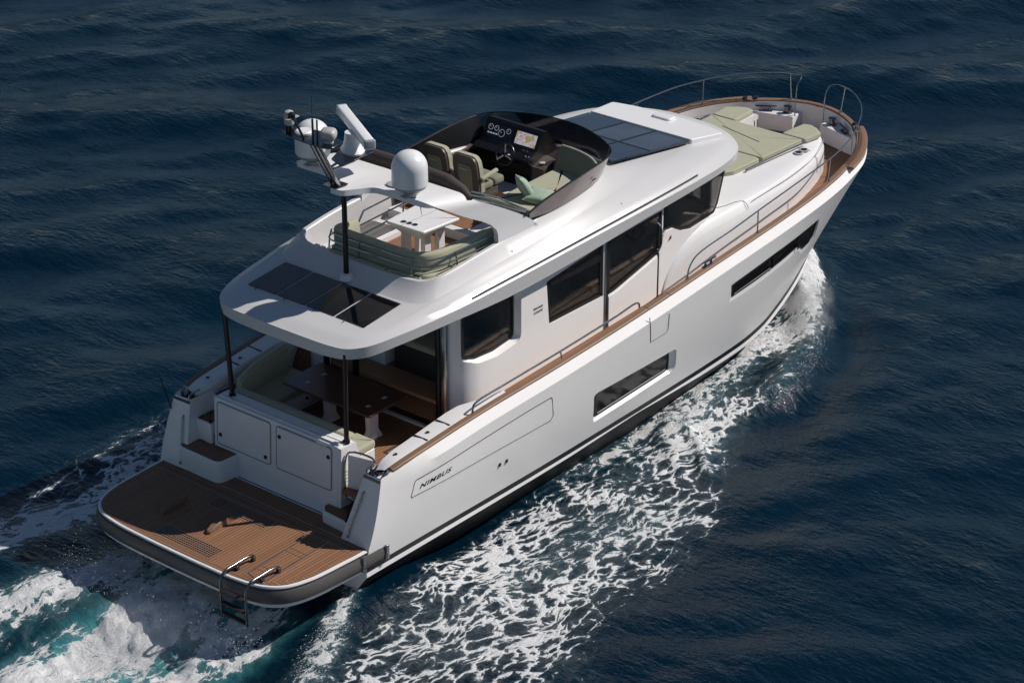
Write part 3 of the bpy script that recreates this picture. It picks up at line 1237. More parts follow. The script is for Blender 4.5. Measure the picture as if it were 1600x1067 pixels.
# starboard transom gate: bent tube with clear panel
gate = MB()
gate.tube([(.20, -1.245, 1.28), (.16, -1.26, 1.35), (.17, -1.27, 1.95), (.22, -1.30, 2.02), (.30, -1.66, 2.02), (.30, -1.74, 1.98)], .016, 8, smooth=4)
gate.tube([(.20, -1.245, 1.28), (.25, -1.40, 1.24), (.30, -1.72, 1.24)], .016, 8, smooth=4)
gt = gate.build('transom_gate', STEEL, yacht)
mb = MB()
mb.add([(.18, -1.28, 1.30), (.30, -1.72, 1.28), (.30, -1.72, 1.98), (.20, -1.29, 1.98)], [(0, 1, 2, 3)])
m_ = mb
bm_ = MB().shell([[(.18, -1.28, 1.30), (.30, -1.72, 1.28)], [(.20, -1.29, 1.98), (.30, -1.72, 1.98)]], .01)
bm_.build('gate_panel', WHITE, gt)

# ------------------------------------------------------------------ cockpit furniture
mb = MB()
mb.plate(fillet([(.44, -1.10), (.98, -1.10), (.98, .95), (.44, .95)], .03), 1.44, 1.715, .02)
mb.plate(fillet([(.44, .951), (1.95, .951), (1.95, 1.74), (.44, 1.42)], .03), 1.44, 1.715, .02)
st_ = mb.build('cockpit_sofa', WHITE, yacht)
cz0, cz1 = 1.72, 1.84
for poly in ([(.46, -1.12), (1.0, -1.10), (1.0, -.35), (.46, -.35)], [(.46, -.345), (1.0, -.345), (1.0, .93), (.46, .93)], [(.46, .935), (1.96, .935), (1.96, 1.60), (.46, 1.42)]):
    mb = MB()
    mb.plate(fillet(poly, .05, 4), cz0, cz1, .035, rb=.02)
    mb.build('seat_cushion', FABRIC, st_)
mb = MB()
g = []
for t in np.linspace(0, 1, 12):
    x = .70 + 1.22 * t
    h = .30 + .10 * math.sin(min(1, t * 2.2) * math.pi / 2) if t < .92 else .38
    y = 1.36 + .20 * t
    g.append([(x, y, 1.84), (x, y + .02, 1.84 + h - .05), (x + .01, y + .07, 1.84 + h), (x + .01, y + .14, 1.84 + h - .02), (x, y + .17, 1.80)])
mb.rings(g, True, True)
mb.build('back_cushion', FABRIC, st_)
mb = MB()
mb.box((.43, -1.08, 1.83), (.60, 1.30, 2.12), .05, 4)
mb.build('back_cushion', FABRIC, st_)
mb = MB()
mb.box((1.35, .95, 1.50), (1.36, 1.45, 1.70), .002)
mb.box((1.40, .935, 1.48), (1.90, .952, 1.70), .01)
fd = mb.build('locker_front', WHITE, st_)
mb = MB()
mb.lathe([(.025, 0), (.025, .012), (.001, .014)], (1.64, .936, 1.62), 12, (0, -1, 0))
mb.build('push_latch', BLKRUB, fd)
# table
mb = MB()
mb.plate(fillet([(1.10, -.88), (1.98, -.86), (1.98, .94), (1.10, .92)], .05), 2.075, 2.11, .012)
tb = mb.build('cockpit_table', DKWOOD, yacht)
mb = MB()
for y in (.62, -.62):
    mb.box((1.30, y - .05, 2.111), (1.38, y + .01, 2.114), .001)
    mb.box((1.66, y - .05, 2.111), (1.74, y + .01, 2.114), .001)
mb.build('table_latch', LIGHTGREY, tb)
mb = MB()
mb.box((1.26, -.66, 2.03), (1.82, .66, 2.073), .015)
mb.build('table_frame', WHITE, tb)
for y in (.35, -.52):
    mb = MB()
    mb.rings([[(1.40 - a, y - b, z), (1.68 + a, y - b, z), (1.68 + a, y + b, z), (1.40 - a, y + b, z)] for a, b, z in ((.04, .05, 1.45), (-.04, .035, 1.6), (-.03, .035, 1.9), (.02, .05, 2.03))], True, True)
    mb.build('leg', WHITE, tb)
# roof posts
for s in (1, -1):
    mb = MB()
    mb.tube([(.30, 1.17 * s, 2.10), (.27, 1.22 * s, 3.56)], .038, 12)
    mb.tube([(.30, 1.17 * s, 2.10), (.30, 1.17 * s, 2.14)], .055, 12)
    mb.build('roof_post', BLACK, yacht)
# thin whip antenna on the port quarter
mb = MB()
mb.tube([(.0, 2.14, 1.50), (-.30, 2.10, 2.38)], [.012, .006], 8)
mb.lathe([(.03, -.02), (.035, .03), (.02, .07)], (.0, 2.13, 1.48), 12)
mb.build('whip_antenna', BLACK, yacht)
# ------------------------------------------------------------------ roof plan shared by deckhouse and flybridge
CREASE = [(.12, 0, 3.68), (.13, .6, 3.678), (.165, 1.0, 3.668), (.25, 1.27, 3.66), (.47, 1.47, 3.675), (1.0, 1.64, 3.72), (2.0, 1.785, 3.77), (3.2, 1.86, 3.84), (5.0, 1.91, 3.93),
          (6.5, 1.91, 3.97), (8.0, 1.84, 3.97), (9.0, 1.70, 3.945), (9.62, 1.47, 3.93), (10.08, .98, 3.915), (10.30, .45, 3.91), (10.35, 0, 3.905)]
ZB = [3.48, 3.48, 3.48, 3.485, 3.50, 3.555, 3.60, 3.60, 3.70, 3.80, 3.835, 3.82, 3.80, 3.79, 3.785, 3.785]
zbot = pch([(c[0] + i * 1e-6, z) for i, (c, z) in enumerate(zip(CREASE, ZB))])

# ------------------------------------------------------------------ deckhouse shell
WY = 1.70
hp = [(2.26, 0), (2.26, 1.22), (2.30, 1.42), (2.42, 1.58), (2.62, 1.67), (2.9, WY), (4.5, WY + .01), (6.0, WY + .01), (7.5, WY), (8.6, 1.63), (8.95, 1.40), (9.12, .8), (9.15, 0)]
HP = [hp[0]] + [tuple(p) for p in spline(hp[1:6], 4)] + [tuple(p) for p in spline(hp[6:], 5)]
HPf = HP + [(x, -y) for x, y in HP[::-1][1:-1]]
def house_top(x, y):
    return float(zbot(x)) + .035
mb = MB()
outp = HPf
inp = offset(HPf, .06)
n = len(outp)
fl = lambda x: 1.9 if x > 2.5 else 1.46
r0 = [(x, y, fl(x)) for x, y in outp]
r1 = [(x, y, house_top(x, y)) for x, y in outp]
r2 = [(x, y, house_top(x, y)) for x, y in inp]
r3 = [(x, y, fl(x)) for x, y in inp]
mb.rings([r0, r1, r2, r3, r0])
house = mb.build('deckhouse', WALLW, yacht, 30)

WA = fillet([(2.36, 2.76), (2.66, 2.645), (3.10, 2.615), (3.64, 2.68), (3.64, 3.50), (2.36, 3.62)], [.12, .3, .3, .16, .12, .05], 7)
WB = fillet([(4.24, 3.44), (4.31, 2.70), (5.665, 2.695), (5.66, 3.60)], [.03, .04, .03, .03], 3)
DG = fillet([(5.76, 2.66), (5.98, 2.68), (7.10, 2.93), (7.19, 3.02), (7.19, 3.67), (5.76, 3.60)], .02, 3)
WD = fillet([(7.22, 3.06), (7.24, 3.20), (7.34, 3.25), (7.52, 3.24), (7.76, 3.115), (8.03, 3.06), (8.70, 3.12), (8.80, 3.26), (8.98, 3.80), (7.22, 3.70)], [.03, .06, .06, .1, .1, .08, .08, .06, .02, .02], 4)
def ythru(loop, y0=-3, y1=3):
    m = MB()
    m.prism(loop, 1, y0, y1)
    return m
# aft opening (sliding doors open) as a box through the aft wall, front windscreen as another
aft = MB()
aft.box((1.9, -1.28, 1.5), (2.5, 1.05, 3.46))
frontw = MB()
frontw.box((8.7, -1.2, 3.12), (9.6, 1.2, 3.78))
boolean(house, [ythru(WA), ythru(WB), ythru(DG), ythru(WD), aft, frontw])

def pane(loop, y, m, name, parent, t=.012):
    for s in (-1, 1):
        mb = MB()
        mb.prism(loop, 1, (y - t) * s, y * s)
        o = mb.build(name, m, parent, 40)
        yield s, o
def frame(loop, y, w, name, parent, m=BLACK, t=.02):
    for s in (-1, 1):
        ins = offset(loop, w)
        mb = MB()
        mb.rings([[(x, (y - t) * s, z) for x, z in loop], [(x, y * s, z) for x, z in loop], [(x, y * s, z) for x, z in ins], [(x, (y - t) * s, z) for x, z in ins], [(x, (y - t) * s, z) for x, z in loop]])
        mb.build(name, m, parent, 40)
_w = np.array(HP)
def wall_y(x):
    k = _w[:, 1] > .9
    return float(np.interp(x, _w[k][:, 0], _w[k][:, 1]))
def reveal(loop, d, y, name='window_reveal', m=WALLW):
    lp = resample(loop, .08)
    ins = offset(lp, d)
    for s in (-1, 1):
        mb = MB()
        mb.rings([[(x, (wall_y(x) - .004) * s, z) for x, z in lp], [(x, y * s, z) for x, z in ins]])
        mb.build(name, m, house, 50)
reveal(WA, .045, 1.578)
for s, o in pane(offset(WA, .03), 1.585, GLASS, 'quarter_window', house):
    mb = MB()
    lp, ins = offset(WA, .035), offset(WA, .085)
    mb.rings([[(x, 1.59 * s, z) for x, z in lp], [(x, 1.59 * s, z) for x, z in ins]])
    mb.build('window_frame', BLACK, o)
for s, o in pane(WB, 1.685, GLASS, 'saloon_window', house):
    mb = MB()
    ins = offset(WB, .07)
    mb.rings([[(x, 1.692 * s, z) for x, z in WB], [(x, 1.692 * s, z) for x, z in ins]])
    for k in range(6):
        z = 3.42 - k * .022
        mb.box((4.36, min(1.688 * s, 1.694 * s), z), (5.6, max(1.688 * s, 1.694 * s), z + .012))
    mb.build('window_frame', BLACK, o)
for s, o in pane(DG, 1.69, GLASS, 'door_window', house):
    mb = MB()
    ins = offset(DG, .075)
    mb.rings([[(x, 1.698 * s, z) for x, z in DG], [(x, 1.698 * s, z) for x, z in ins]])
    mb.build('window_frame', BLACK, o)
    mb = MB()
    mb.tube([(7.08, 1.70 * s, 3.02), (7.09, 1.765 * s, 3.08), (7.10, 1.775 * s, 3.25), (7.09, 1.765 * s, 3.42), (7.08, 1.70 * s, 3.48)], .013, 8, smooth=4)
    mb.build('door_handle', STEEL, o)
for s, o in pane(WD, 1.655, GLASS, 'helm_window', house):
    mb = MB()
    ins = offset(WD, .05)
    mb.rings([[(x, 1.663 * s, z) for x, z in WD], [(x, 1.663 * s, z) for x, z in ins]])
    mb.box((7.19, min(1.66 * s, 1.69 * s), 3.06), (7.24, max(1.66 * s, 1.69 * s), 3.72))
    mb.build('window_frame', BLACK, o)
mb = MB()
mb.rings([[(9.10, -1.18, 3.12), (9.10, 1.18, 3.12)], [(9.13, -1.18, 3.78), (9.13, 1.18, 3.78)]], closed=False)
mb.build('windscreen', GLASS, house)
mb = MB()
for y in (-1.16, -.40, .40, 1.16):
    mb.box((9.06, y - .04, 3.10), (9.15, y + .04, 3.80), .01)
mb.build('windscreen_post', BLACK, house)
# side door: white lower leaf with dark seams
for s in (-1, 1):
    leaf = [(5.80, 2.10), (7.07, 2.10), (7.075, 2.90), (5.98, 2.655), (5.80, 2.64)]
    mb = MB()
    mb.prism(fillet(leaf, .02, 3), 1, 1.70 * s, 1.722 * s)
    dr = mb.build('side_door', WALLW, house)
    mb = MB()
    mb.prism([(5.715, 2.0), (5.785, 2.0), (5.785, 3.62), (5.715, 3.62)], 1, 1.69 * s, 1.716 * s)
    mb.prism([(7.085, 2.0), (7.125, 2.0), (7.125, 2.95), (7.085, 2.95)], 1, 1.69 * s, 1.716 * s)
    mb.build('door_seal', BLACK, dr)
    mb = MB()
    mb.prism([(5.695, 2.0), (5.713, 2.0), (5.713, 3.62), (5.695, 3.62)], 1, 1.70 * s, 1.728 * s)
    mb.build('door_jamb', STEEL, dr)
    # little flag badge
    y = (WY + .012) * s
    mb = MB()
    mb.add([(7.37, y, 3.07), (7.45, y, 3.09), (7.45, y, 3.16)], [(0, 1, 2)])
    bd = mb.build('flag_badge', BLUEM, house)
    mb = MB()
    y2 = y + .002 * s
    mb.add([(7.37, y2, 3.068), (7.45, y2, 3.088), (7.45, y2, 3.112), (7.395, y2, 3.092)], [(0, 1, 2, 3)])
    mb.build('badge_stripe', REDM, bd)
xd, zd = Vector((1, 0, .02)), (0, 0, 1)
for s in (1, -1):
    for body, x, z in (('GRAND', 3.92, 3.065), ('COUPÉ', 3.93, 2.995)):
        xx = x if s > 0 else x + .25
        text_mesh('model_lettering', body, .047, BLACK, house, (xx, -(WY + .009) * s, z), (s, 0, .0), zd, .003, .3, 1.15, 1.3)
# black pillar and steel edge at the open aft door, starboard
mb = MB()
mb.box((2.22, -1.42, 1.46), (2.275, -1.29, 3.52), .01)
mb.build('door_post', STEEL, house)
mb = MB()
mb.box((2.20, -1.30, 1.46), (2.27, -1.22, 3.52), .008)
mb.box((2.20, .40, 1.46), (2.27, .48, 3.52), .008)
mb.box((2.20, 1.02, 1.46), (2.27, 1.10, 3.52), .008)
mb.build('door_frame', BLACK, house)

# ------------------------------------------------------------------ saloon interior seen through the glass
sal = MB()
sal.plate(offset(HPf, .07), 1.90, 1.96)
sal.box((2.3, -1.25, 1.40), (2.6, 1.1, 1.47))
saloon = sal.build('saloon_floor', CABWOOD, house)
mb = MB()
mb.box((2.75, .30, 1.46), (3.9, 1.55, 2.45), .02)
gl = mb.build('galley_counter', WHITE, house)
mb = MB()
mb.box((2.70, .26, 2.45), (3.95, 1.58, 2.50), .01)
mb.build('counter_top', NONSKID, gl)
mb = MB()
mb.tube([(3.3, 1.0, 2.5), (3.3, 1.0, 2.75), (3.3, .88, 2.80), (3.3, .78, 2.72)], .014, 8, smooth=4)
mb.build('galley_tap', STEEL, gl)
mb = MB()
mb.plate(fillet([(2.72, -1.05), (3.35, -1.05), (3.35, .20), (2.72, .20)], .25), 2.44, 2.54, .04, rb=.03)
mb.build('aft_bench_cushion', FABRIC, house)
mb = MB()
mb.box((2.80, -1.0, 1.95), (3.3, .15, 2.44), .02)
mb.build('aft_bench', DARKIN, house)
mb = MB()
mb.box((3.9, -1.60, 1.96), (5.6, -1.0, 2.35), .02)
mb.box((3.9, .9, 1.96), (5.6, 1.60, 2.35), .02)
mb.build('saloon_sofa', CABWOOD, house)
mb = MB()
mb.box((3.92, -1.58, 2.35), (5.58, -1.02, 2.47), .04, 3)
mb.box((3.92, -1.62, 2.45), (5.58, -1.50, 2.72), .04, 3)
mb.box((3.92, .92, 2.35), (5.58, 1.58, 2.47), .04, 3)
mb.build('sofa_cushion', FABRIC, house)
mb = MB()
mb.box((4.5, -.45, 2.62), (5.5, .45, 2.66), .01)
mb.build('saloon_table', CABWOOD, house)
mb = MB()
mb.box((5.5, .1, 1.96), (7.2, 1.6, 2.75), .02)
mb.box((8.0, -1.5, 1.96), (9.0, 1.5, 2.95), .03)
mb.build('dashboard', LEATHER, house)
scr = MB()
scr.box((0, -.20, 0), (.02, .20, .26))
for v_ in range(len(scr.v)):
    x, y, z = scr.v[v_]
    scr.v[v_] = (7.95 + x + .3 * z, -.85 + y, 3.0 + z)
scr.build('saloon_chart_screen', CHART, house)
mb = MB()
mb.box((8.0, -1.15, 2.94), (8.12, -.5, 3.30), .02)
mb.build('screen_case', SCREENBK, house)
def helm_seat_simple(x, y, z, parent, name):
    t = MB()
    t.box((x, y - .26, z + .40), (x + .50, y + .26, z + .54), .05, 3)
    t.box((x - .08, y - .26, z + .45), (x + .06, y + .26, z + 1.12), .06, 3, Matrix.Rotation(R(-8), 3, 'Y'))
    o = t.build(name, FABDK, parent)
    t = MB()
    t.box((x + .02, y - .33, z + .68), (x + .40, y - .27, z + .73), .02, 3)
    t.build('armrest', FABRIC, o)
    t = MB()
    t.lathe([(.22, 0), (.22, .03), (.10, .06), (.09, .40)], (x + .24, y, z), 20)
    t.build('pedestal', STEEL, o)
helm_seat_simple(6.35, -1.05, 2.1, house, 'saloon_helm_seat')
mb = MB()
wc = Vector((7.35, -1.05, 3.12))
q = Vector((-1, 0, .5)).to_track_quat('Z', 'Y')
mb.tube([wc + q @ Vector((.19 * math.cos(a), .19 * math.sin(a), 0)) for a in np.linspace(0, 2 * math.pi, 25)[:-1]], .018, 8, True)
for a in (.5, 2.6, 4.7):
    mb.tube([wc, wc + q @ Vector((.18 * math.cos(a), .18 * math.sin(a), 0))], .014, 6)
mb.build('saloon_steering_wheel', BLACK, house)
# curtains at the quarter window
for s in (-1, 1):
    for x0, x1 in ((2.52, 2.66), (3.38, 3.58)):
        mb = MB()
        rows = []
        for z in (2.72, 3.1, 3.5):
            rows.append([(x0 + (x1 - x0) * t, (1.50 + .018 * math.sin(t * 26)) * s, z) for t in np.linspace(0, 1, 24)])
        mb.grid(rows)
        mb.build('curtain', CURTAIN, house)
    mb = MB()
    mb.box((2.5, 1.1 if s > 0 else -1.52, 2.60), (3.65, 1.52 if s > 0 else -1.1, 2.64), .01)
    mb.build('window_shelf', CURTAIN, house)

# ------------------------------------------------------------------ forward coachroof
cwY = pch([(7.0, 1.72), (7.6, 1.755), (8.5, 1.77), (10.3, 1.71), (11.2, 1.60), (12.0, 1.44), (12.7, 1.20), (12.95, 1.06), (13.12, .88)])
topZ = lambda x: np.interp(x, [7, 8.5, 10, 13.3], [3.03, 3.045, 3.05, 3.03])
xs = np.concatenate([7.22 + 1.15 * (1 - np.cos(np.linspace(0, math.pi / 2, 14))), np.linspace(8.5, 12.85, 30), [12.95, 13.04, 13.09]])
rows = []
for x in xs:
    yw = float(cwY(x))
    zt = float(topZ(x))
    e = 0.0
    if x < 8.4:
        t = (x - 7.22) / 1.18
        zt = 2.05 + (zt - 2.05) * math.sqrt(max(0.0, 1 - (1 - t) ** 2)) ** .9
    zd = min(float(deckZ(x)) - .02, zt - .02)
    hgt = zt - zd
    k = min(1.0, hgt / .5)
    half = [(yw, zd), (yw - .005, zd + .55 * hgt), (yw - .012, zt - .16 * k), (yw - .03, zt - .125 * k), (yw - .085, zt - .02 * k), (yw - .12, zt), (yw - .30, zt + .012 * k), (yw * .5, zt + .03 * k), (0, zt + .04 * k)]
    rows.append([(x, -y, z) for y, z in half] + [(x, y, z) for y, z in half[::-1][1:]])
yb = rows[-1]
rows.append([(13.12, p[1] * .97, p[2] - (.03 if p[2] > 2.9 else 0)) for p in yb])
mb = MB()
mb.rings(rows, True, True)
coach = mb.build('coachroof', WHITE, yacht, 40)
notch = MB()
notch.box((12.40, -.48, 2.62), (13.8, .50, 3.5), .03)
boolean(coach, [notch])
mb = MB()
mb.box((12.43, -.46, 2.56), (13.11, .48, 2.628))
mb.build('footwell_teak', TEAKX, coach)
# seams, hatch panels, vents, cup holders
mb = MB()
zt = 3.056
for s in (1, -1):
    mb.tube([(9.05, 1.20 * s, zt + .017), (9.0, 1.35 * s, zt + .014), (9.02, 1.50 * s, zt + .006), (9.55, 1.62 * s, zt - .005), (9.58, 1.695 * s, zt - .035), (9.6, 1.74 * s, zt - .13)], .006, 5, smooth=3)
    mb.tube([(12.15, 1.0 * s, zt + .006), (12.2, 1.22 * s, zt - .002), (12.25, 1.36 * s, zt - .14), (12.26, 1.37 * s, zt - .4)], .006, 5)
mb.build('deck_seam', SEAMG, coach)
mb = MB()
for (x, y) in ((11.95, -1.16), (12.12, -1.16), (11.95, 1.16), (12.12, 1.16)):
    mb.lathe([(.085, -.02), (.085, .010), (.078, .014), (.06, .014), (.058, .006), (.001, .006)], (x, y, zt + .012), 24)
cup = mb.build('cup_holder', LIGHTGREY, coach)
mb = MB()
for (x, y) in ((11.95, -1.16), (12.12, -1.16), (11.95, 1.16), (12.12, 1.16)):
    mb.lathe([(.060, .0), (.060, .020), (.001, .0201)], (x, y, zt + .008), 24)
mb.build('cup_well', SCREENBK, cup)
mb = MB()
mb.lathe([(.085, 0), (.08, .03), (.055, .055), (.001, .06)], (11.75, 1.22, zt), 18)
mb.build('deck_vent', STEEL, coach)
# sun pad
ZP0, ZP1 = 3.06, 3.155
def cushion(poly, r=.05, z0=ZP0, z1=ZP1, name='sunpad_cushion', parent=None):
    mb = MB()
    mb.plate(fillet(poly, r, 4), z0, z1, .03, rb=.015)
    o = mb.build(name, FABRIC, parent or coach, 50)
    mb = MB()
    mb.tube([(x, y, z1 - .022) for x, y in offset(fillet(poly, r, 4), .004)], .006, 6, True)
    mb.build('piping', FABDK, o)
    return o
pad = cushion([(11.16, -.93), (12.36, -.975), (12.36, 1.0), (11.16, .97)])
cushion([(10.15, -.80), (10.35, -.90), (11.145, -.925), (11.145, .965), (10.35, .95), (10.15, .80)], .12)
mb = MB()
for s in (1, -1):
    p = [(12.375, .50 * s), (13.03, .545 * s), (13.06, .70 * s), (12.99, .86 * s), (12.84, 1.04 * s), (12.375, 1.0 * s)]
    mb2 = MB()
    mb2.plate(fillet(p if s > 0 else p[::-1], .07, 5), ZP0, ZP1, .03, rb=.015)
    mb2.build('sunpad_cushion', FABRIC, coach, 50)
mb = MB()
mb.tube([(11.75, -.46, ZP1 + .002), (11.98, .50, ZP1 + .002)], .006, 5)
mb.build('pad_seam', SEAM, pad)
for s in (1, -1):
    mb = MB()
    mb.tube([(10.6, .98 * s, 3.05), (10.6, .985 * s, 3.11), (10.75, .99 * s, 3.125), (12.25, 1.05 * s, 3.125), (12.36, 1.05 * s, 3.11)], .018, 8, smooth=3)
    mb.build('pad_rail', STEEL, coach)
    mb = MB()
    mb.tube([(12.9, .42 * s, 2.66), (12.9, .43 * s, 3.0)], .012, 8)
    mb.tube([(12.98, .42 * s, 2.64), (12.99, .43 * s, 3.0)], .012, 8)
    mb.build('footwell_grip', DSTEEL, coach)
# side rail low on the coachroof edge
for s in (1, -1):
    mb = MB()
    mb.tube([(9.75, 1.70 * s, 3.0), (11.2, 1.585 * s, 3.02), (12.2, 1.38 * s, 3.02), (12.8, 1.12 * s, 3.02), (13.0, .99 * s, 2.97)], .005, 6, smooth=6)
    mb.build('edge_trim', SEAMG, coach)

# ------------------------------------------------------------------ bow fittings
for s in (1, -1):
    xs_b = np.linspace(13.72, 14.27, 14)
    outer = []
    for x in xs_b:
        outer.append((x, (float(np.interp(x, bulin[:, 0], bulin[:, 1])) - .004) * s))
    poly = outer + [(14.27, .30 * s), (13.96, .30 * s), (13.72, 1.10 * s)]
    mb = MB()
    mb.plate(poly if s < 0 else poly[::-1], 2.47, 2.80, .012)
    bb = mb.build('mooring_locker', WHITE, yacht, 40)
    z = 2.80
    for (cx, cy) in ((13.90, .86),):
        mb = MB()
        a = Vector((.55, -.83 * s, 0)).normalized()
        c = Vector((cx, cy * s, z))
        for k in (-.07, .07):
            mb.tube([c + a * k, c + a * k + Vector((0, 0, .085))], .02, 8)
        mb.tube([c - a * .20 + Vector((0, 0, .10)), c - a * .08 + Vector((0, 0, .09)), c + a * .08 + Vector((0, 0, .09)), c + a * .20 + Vector((0, 0, .10))], [.014, .022, .022, .014], 8)
        p4 = [c + a * i + Vector((-a.y, a.x, 0)) * j for i, j in ((-.12, -.04), (.12, -.04), (.12, .04), (-.12, .04))]
        mb.plate([(p.x, p.y) for p in p4], z - .01, z + .012)
        mb.build('cleat', DSTEEL, bb)
    mb = MB()
    mb.lathe([(.085, -.01), (.085, .02), (.05, .04), (.048, .10), (.075, .12), (.075, .14), (.03, .15), (.001, .155)], (14.07, .49 * s, z), 20)
    mb.build('mooring_capstan', DSTEEL, bb)
    # fairlead in the cap gap
    mb = MB()
    for x in (13.74, 13.89):
        y = float(capY(x)) - .07
        mb.lathe([(.05, -.05), (.035, .0), (.05, .04), (.04, .06)], (x, y * s, float(capZ(x)) - .01), 12)
    p4 = [(13.70, (float(capY(13.70)) - .0) * s), (13.94, (float(capY(13.94)) - .0) * s), (13.90, (float(capY(13.90)) - .15) * s), (13.66, (float(capY(13.66)) - .15) * s)]
    mb.plate(p4 if s < 0 else p4[::-1], 2.955, 2.965)
    mb.build('bow_fairlead', DSTEEL, yacht)
    mb = MB()
    for (x, y) in ((13.45, .95), (13.55, .88), (13.75, .60), (13.68, .50)):
        pass
mb = MB()
for (x, y) in ((13.52, -.30), (13.60, -.36)):
    mb.lathe([(.06, 0), (.055, .04), (.02, .05), (.001, .05)], (x, y, 2.50), 12)
mb.build('windlass_switch', BLKRUB, yacht)
mb = MB()
mb.lathe([(.10, 0), (.10, .03), (.06, .06), (.055, .12), (.09, .14), (.08, .17), (.001, .18)], (14.0, .0, 2.49), 20)
mb.build('anchor_windlass', STEEL, yacht)

# bow rails
for s in (1, -1):
    S = lambda p: (p[0], p[1] * s, p[2])
    cz = lambda x: float(capZ(x))
    mb = MB()
    top = [(7.18, 2.24, 2.61), (7.22, 2.235, 2.76), (7.36, 2.23, 2.90), (7.60, 2.225, 2.97), (8.4, 2.22, 3.05), (9.24, 2.20, 3.14), (10.3, 2.17, 3.24), (11.5, 2.10, 3.335), (12, 2.03, 3.37), (12.5, 1.905, 3.42), (13, 1.71, 3.45), (13.5, 1.45, 3.475), (13.9, 1.13, 3.49), (14.18, .78, 3.50), (14.30, .52, 3.50), (14.30, .40, 3.50), (14.22, .325, 3.485), (14.10, .315, 3.40), (14.06, .31, 3.2), (14.04, .31, 2.79)]
    mb.tube([S(p) for p in top], .013, 8, smooth=5)
    rail = mb.build('bow_rail', STEEL, yacht)
    for x, y, zt_ in ((9.20, 2.20, 3.13), (11.55, 2.09, 3.335), (13.05, 1.69, 3.45), (14.28, .60, 3.50)):
        yb_ = float(capY(x)) - .06
        mb = MB()
        xb = x - .02
        mb.tube([S((xb, yb_, cz(x))), S((x, y, zt_))], .012, 8)
        mb.lathe([(.03, -.002), (.03, .012), (.016, .03)], S((xb, yb_, cz(x) + .004)), 12)
        mb.build('stanchion', STEEL, rail)
    mb = MB()
    mb.lathe([(.032, -.002), (.032, .014), (.018, .05)], S((7.18, 2.24, cz(7.18) + .004)), 12)
    mb.build('rail_foot', STEEL, rail)
    # handrail along the cockpit side
    mb = MB()
    a = [(1.98, 2.14, 2.24), (2.0, 2.14, 2.34), (2.1, 2.14, 2.385), (2.74, 2.14, 2.42), (4.02, 2.165, 2.49), (5.41, 2.17, 2.575), (5.92, 2.16, 2.61), (6.0, 2.16, 2.58), (6.02, 2.16, 2.50)]
    mb.tube([S(p) for p in a], .0165, 8, smooth=5)
    hr = mb.build('handrail', STEEL, yacht)
    mb = MB()
    mb.tube([S((4.02, 2.19, 2.37)), S((4.02, 2.165, 2.49))], .012, 8)
    mb.build('stanchion', STEEL, hr)
    # midship cleat on the cap
    mb = MB()
    z = cz(7.75)
    for x in (7.68, 7.84):
        mb.tube([S((x, 2.235, z)), S((x, 2.235, z + .075))], .020, 8)
    mb.tube([S((7.57, 2.235, z + .085)), S((7.68, 2.235, z + .08)), S((7.84, 2.235, z + .085)), S((7.95, 2.235, z + .095))], [.013, .021, .021, .013], 8)
    mb.box((7.62, min(2.205 * s, 2.265 * s), z), (7.90, max(2.205 * s, 2.265 * s), z + .014), .004)
    mb.build('cleat', DSTEEL, yacht)
# ------------------------------------------------------------------ flybridge and roof
def half_ring(pts, n=5):
    h = spline(pts, n)                       # starboard half given with positive y, aft centre -> bow centre
    h[0] = (h[0][0], 0, h[0][2])
    h[-1] = (h[-1][0], 0, h[-1][2])
    port = h[1:-1]
    return h + [(x, -y, z) for x, y, z in port[::-1]]
def soft(a, b, t, dz=0.0):
    return [tuple(np.array(p) * (1 - t) + np.array(q) * t + np.array((0, 0, dz))) for p, q in zip(a, b)]
R1 = CREASE
R0 = [(c[0] + (.012 if i < 6 else 0), c[1] * .992, z) for i, (c, z) in enumerate(zip(CREASE, ZB))]
R2 = [(.44, 0, 3.752), (.45, .6, 3.752), (.47, .95, 3.752), (.53, 1.19, 3.755), (.76, 1.36, 3.772), (1.25, 1.50, 3.82), (2.15, 1.675, 3.885), (3.3, 1.745, 3.96), (5.0, 1.79, 4.05),
      (6.45, 1.76, 4.10), (7.85, 1.64, 4.105), (8.8, 1.48, 4.09), (9.38, 1.22, 4.08), (9.75, .80, 4.075), (9.90, .38, 4.075), (9.93, 0, 4.075)]
R3 = [(1.565, 0, 3.878), (1.565, .6, 3.878), (1.575, 1.0, 3.878), (1.62, 1.30, 3.88), (1.80, 1.49, 3.895), (2.15, 1.565, 3.945), (2.75, 1.60, 4.01), (3.5, 1.615, 4.07), (5.0, 1.60, 4.20),
      (6.3, 1.48, 4.235), (7.5, 1.30, 4.235), (8.5, 1.17, 4.17), (8.85, .92, 4.14), (8.95, .60, 4.14), (8.97, .3, 4.14), (8.97, 0, 4.14)]
R4 = [(1.835, 0, 4.095), (1.835, .6, 4.095), (1.855, .98, 4.095), (1.93, 1.25, 4.10), (2.09, 1.385, 4.135), (2.4, 1.43, 4.17), (2.9, 1.445, 4.225), (3.5, 1.44, 4.27), (4.9, 1.43, 4.42),
      (5.9, 1.29, 4.41), (6.4, 1.09, 4.40), (6.75, .86, 4.375), (6.92, .55, 4.365), (6.985, .3, 4.36), (7.01, .12, 4.36), (7.015, 0, 4.36)]
R4b = [(p[0] + (.012 if i < 4 else .0), p[1] - (.012 if 2 < i < 12 else 0), p[2] + .012) for i, p in enumerate(R4)]
R4c = [(p[0] + (.06 if i < 4 else (-.06 if i > 11 else .02)), max(0, p[1] - (.07 if i > 1 else 0)), p[2] + .012) for i, p in enumerate(R4)]
R4d = [(p[0] + (.075 if i < 4 else (-.075 if i > 11 else .025)), max(0, p[1] - (.085 if i > 1 else 0)), p[2] - .005) for i, p in enumerate(R4)]
